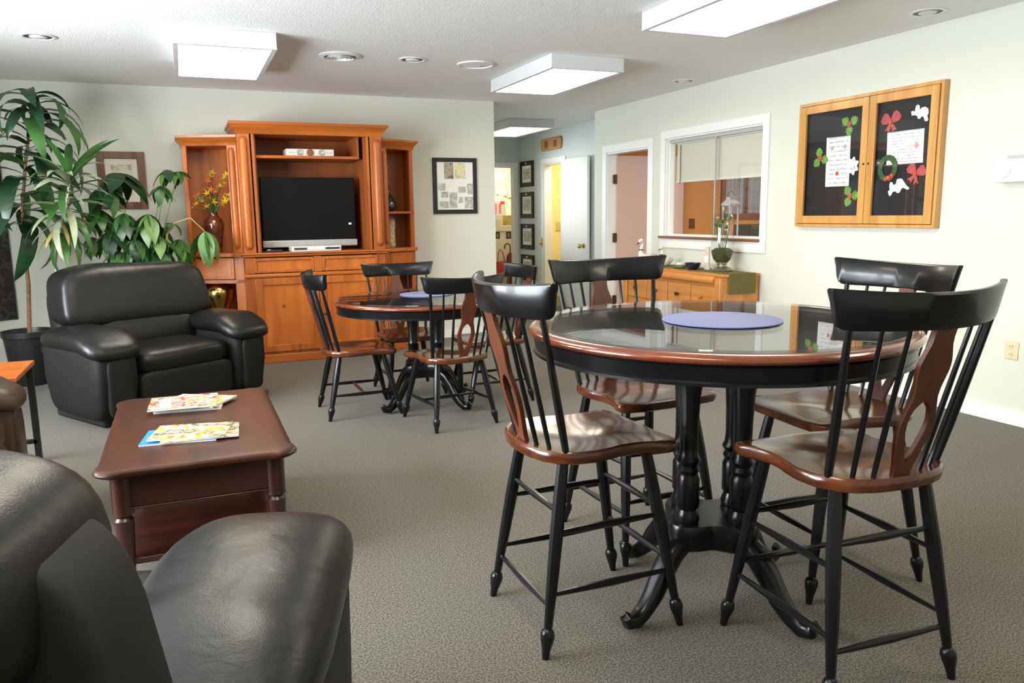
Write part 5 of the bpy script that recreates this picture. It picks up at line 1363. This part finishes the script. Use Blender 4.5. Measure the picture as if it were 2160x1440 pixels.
t = thing('yellow_folder', 'yellow-green folder leaning on the ledge past the hall', 'folder', (bx_.x, 12.3, 1.09), world=True)
obj('cover', G().box(bx_.x-0.09, bx_.x+0.09, 12.30, 12.315, 1.091, 1.26), 'leaf_yellow', t)
obj('papers', G().box(bx_.x-0.085, bx_.x+0.085, 12.316, 12.33, 1.091, 1.25), 'paper_white', t)
for x0, x1, s in ((1045, 1053, 'left'), (1068, 1077, 'right')):
    a, b = E2(x0, 489, 12.25), E2(x1, 503, 12.25)
    t = thing('small_picture', 'small dark-framed picture under the ledge, %s of the pair' % s, 'picture', ((a.x+b.x)/2, 12.25, b.z), group='small pictures under the ledge', world=True)
    f = 0.018
    obj('frame', G().box(a.x, a.x+f, 12.23, 12.249, b.z, a.z).box(b.x-f, b.x, 12.23, 12.249, b.z, a.z).box(a.x+f, b.x-f, 12.23, 12.249, b.z, b.z+f).box(a.x+f, b.x-f, 12.23, 12.249, a.z-f, a.z), 'black_matte', t)
    obj('print', G().box(a.x+f, b.x-f, 12.24, 12.248, b.z+f, a.z-f), 'photo_tan', t)
flat('white_note', 'white sheet of paper under the ledge between two small pictures', 'paper', 1056, 490, 1065, 512, 12.25, 0.003, 'paper_white')
a = E2(1058, 560, 12.18)
t = thing('red_bag', 'bright red bag hanging low in the lit room past the hall', 'bag', (a.x, 12.18, a.z-0.15), world=True)
obj('bag_body', G().pillow((a.x, 12.17, a.z-0.06), (0.11, 0.06, 0.13), 0.45, 0.5, 20, 12), 'bag_red', t, smooth=80)
obj('strap', G().tube([(a.x-0.07, 12.19, a.z+0.05), (a.x-0.04, 12.22, a.z+0.22), (a.x, 12.235, a.z+0.27), (a.x+0.04, 12.22, a.z+0.22), (a.x+0.07, 12.19, a.z+0.05)], 0.008, 6), 'bag_red', t)
obj('hook', G().tube([(a.x, 12.252, a.z+0.285), (a.x, 12.225, a.z+0.265)], 0.006, 6), 'chrome', t)
a = E2(1076, 545, 12.19)
t = thing('folded_umbrella', 'folded maroon umbrella with a hooked handle beside the red bag', 'umbrella', (a.x, 12.17, 0), world=True)
obj('canopy', G().lathe([(0.008, 0.02), (0.03, 0.12), (0.055, 0.45), (0.060, 0.56), (0.03, 0.62), (0.012, 0.64)], (a.x, 12.18, 0), 12), 'umbrella_maroon', t)
obj('tip', G().lathe([(0.004, 0), (0.006, 0.03)], (a.x, 12.18, 0), 8), 'chrome', t)
obj('handle', G().tube([(a.x, 12.18, 0.62), (a.x, 12.18, 0.72)]+[(a.x-0.05+0.05*cos(b), 12.18, 0.74+0.05*sin(b)) for b in [pi*i/8 for i in range(9)]]+[(a.x-0.10, 12.18, 0.70)], 0.010, 8, up=(0, 1, 0)), 'umbrella_maroon', t)

for o in bpy.data.objects:
    for k in ('_world', '_org'):
        if k in o: del o[k]
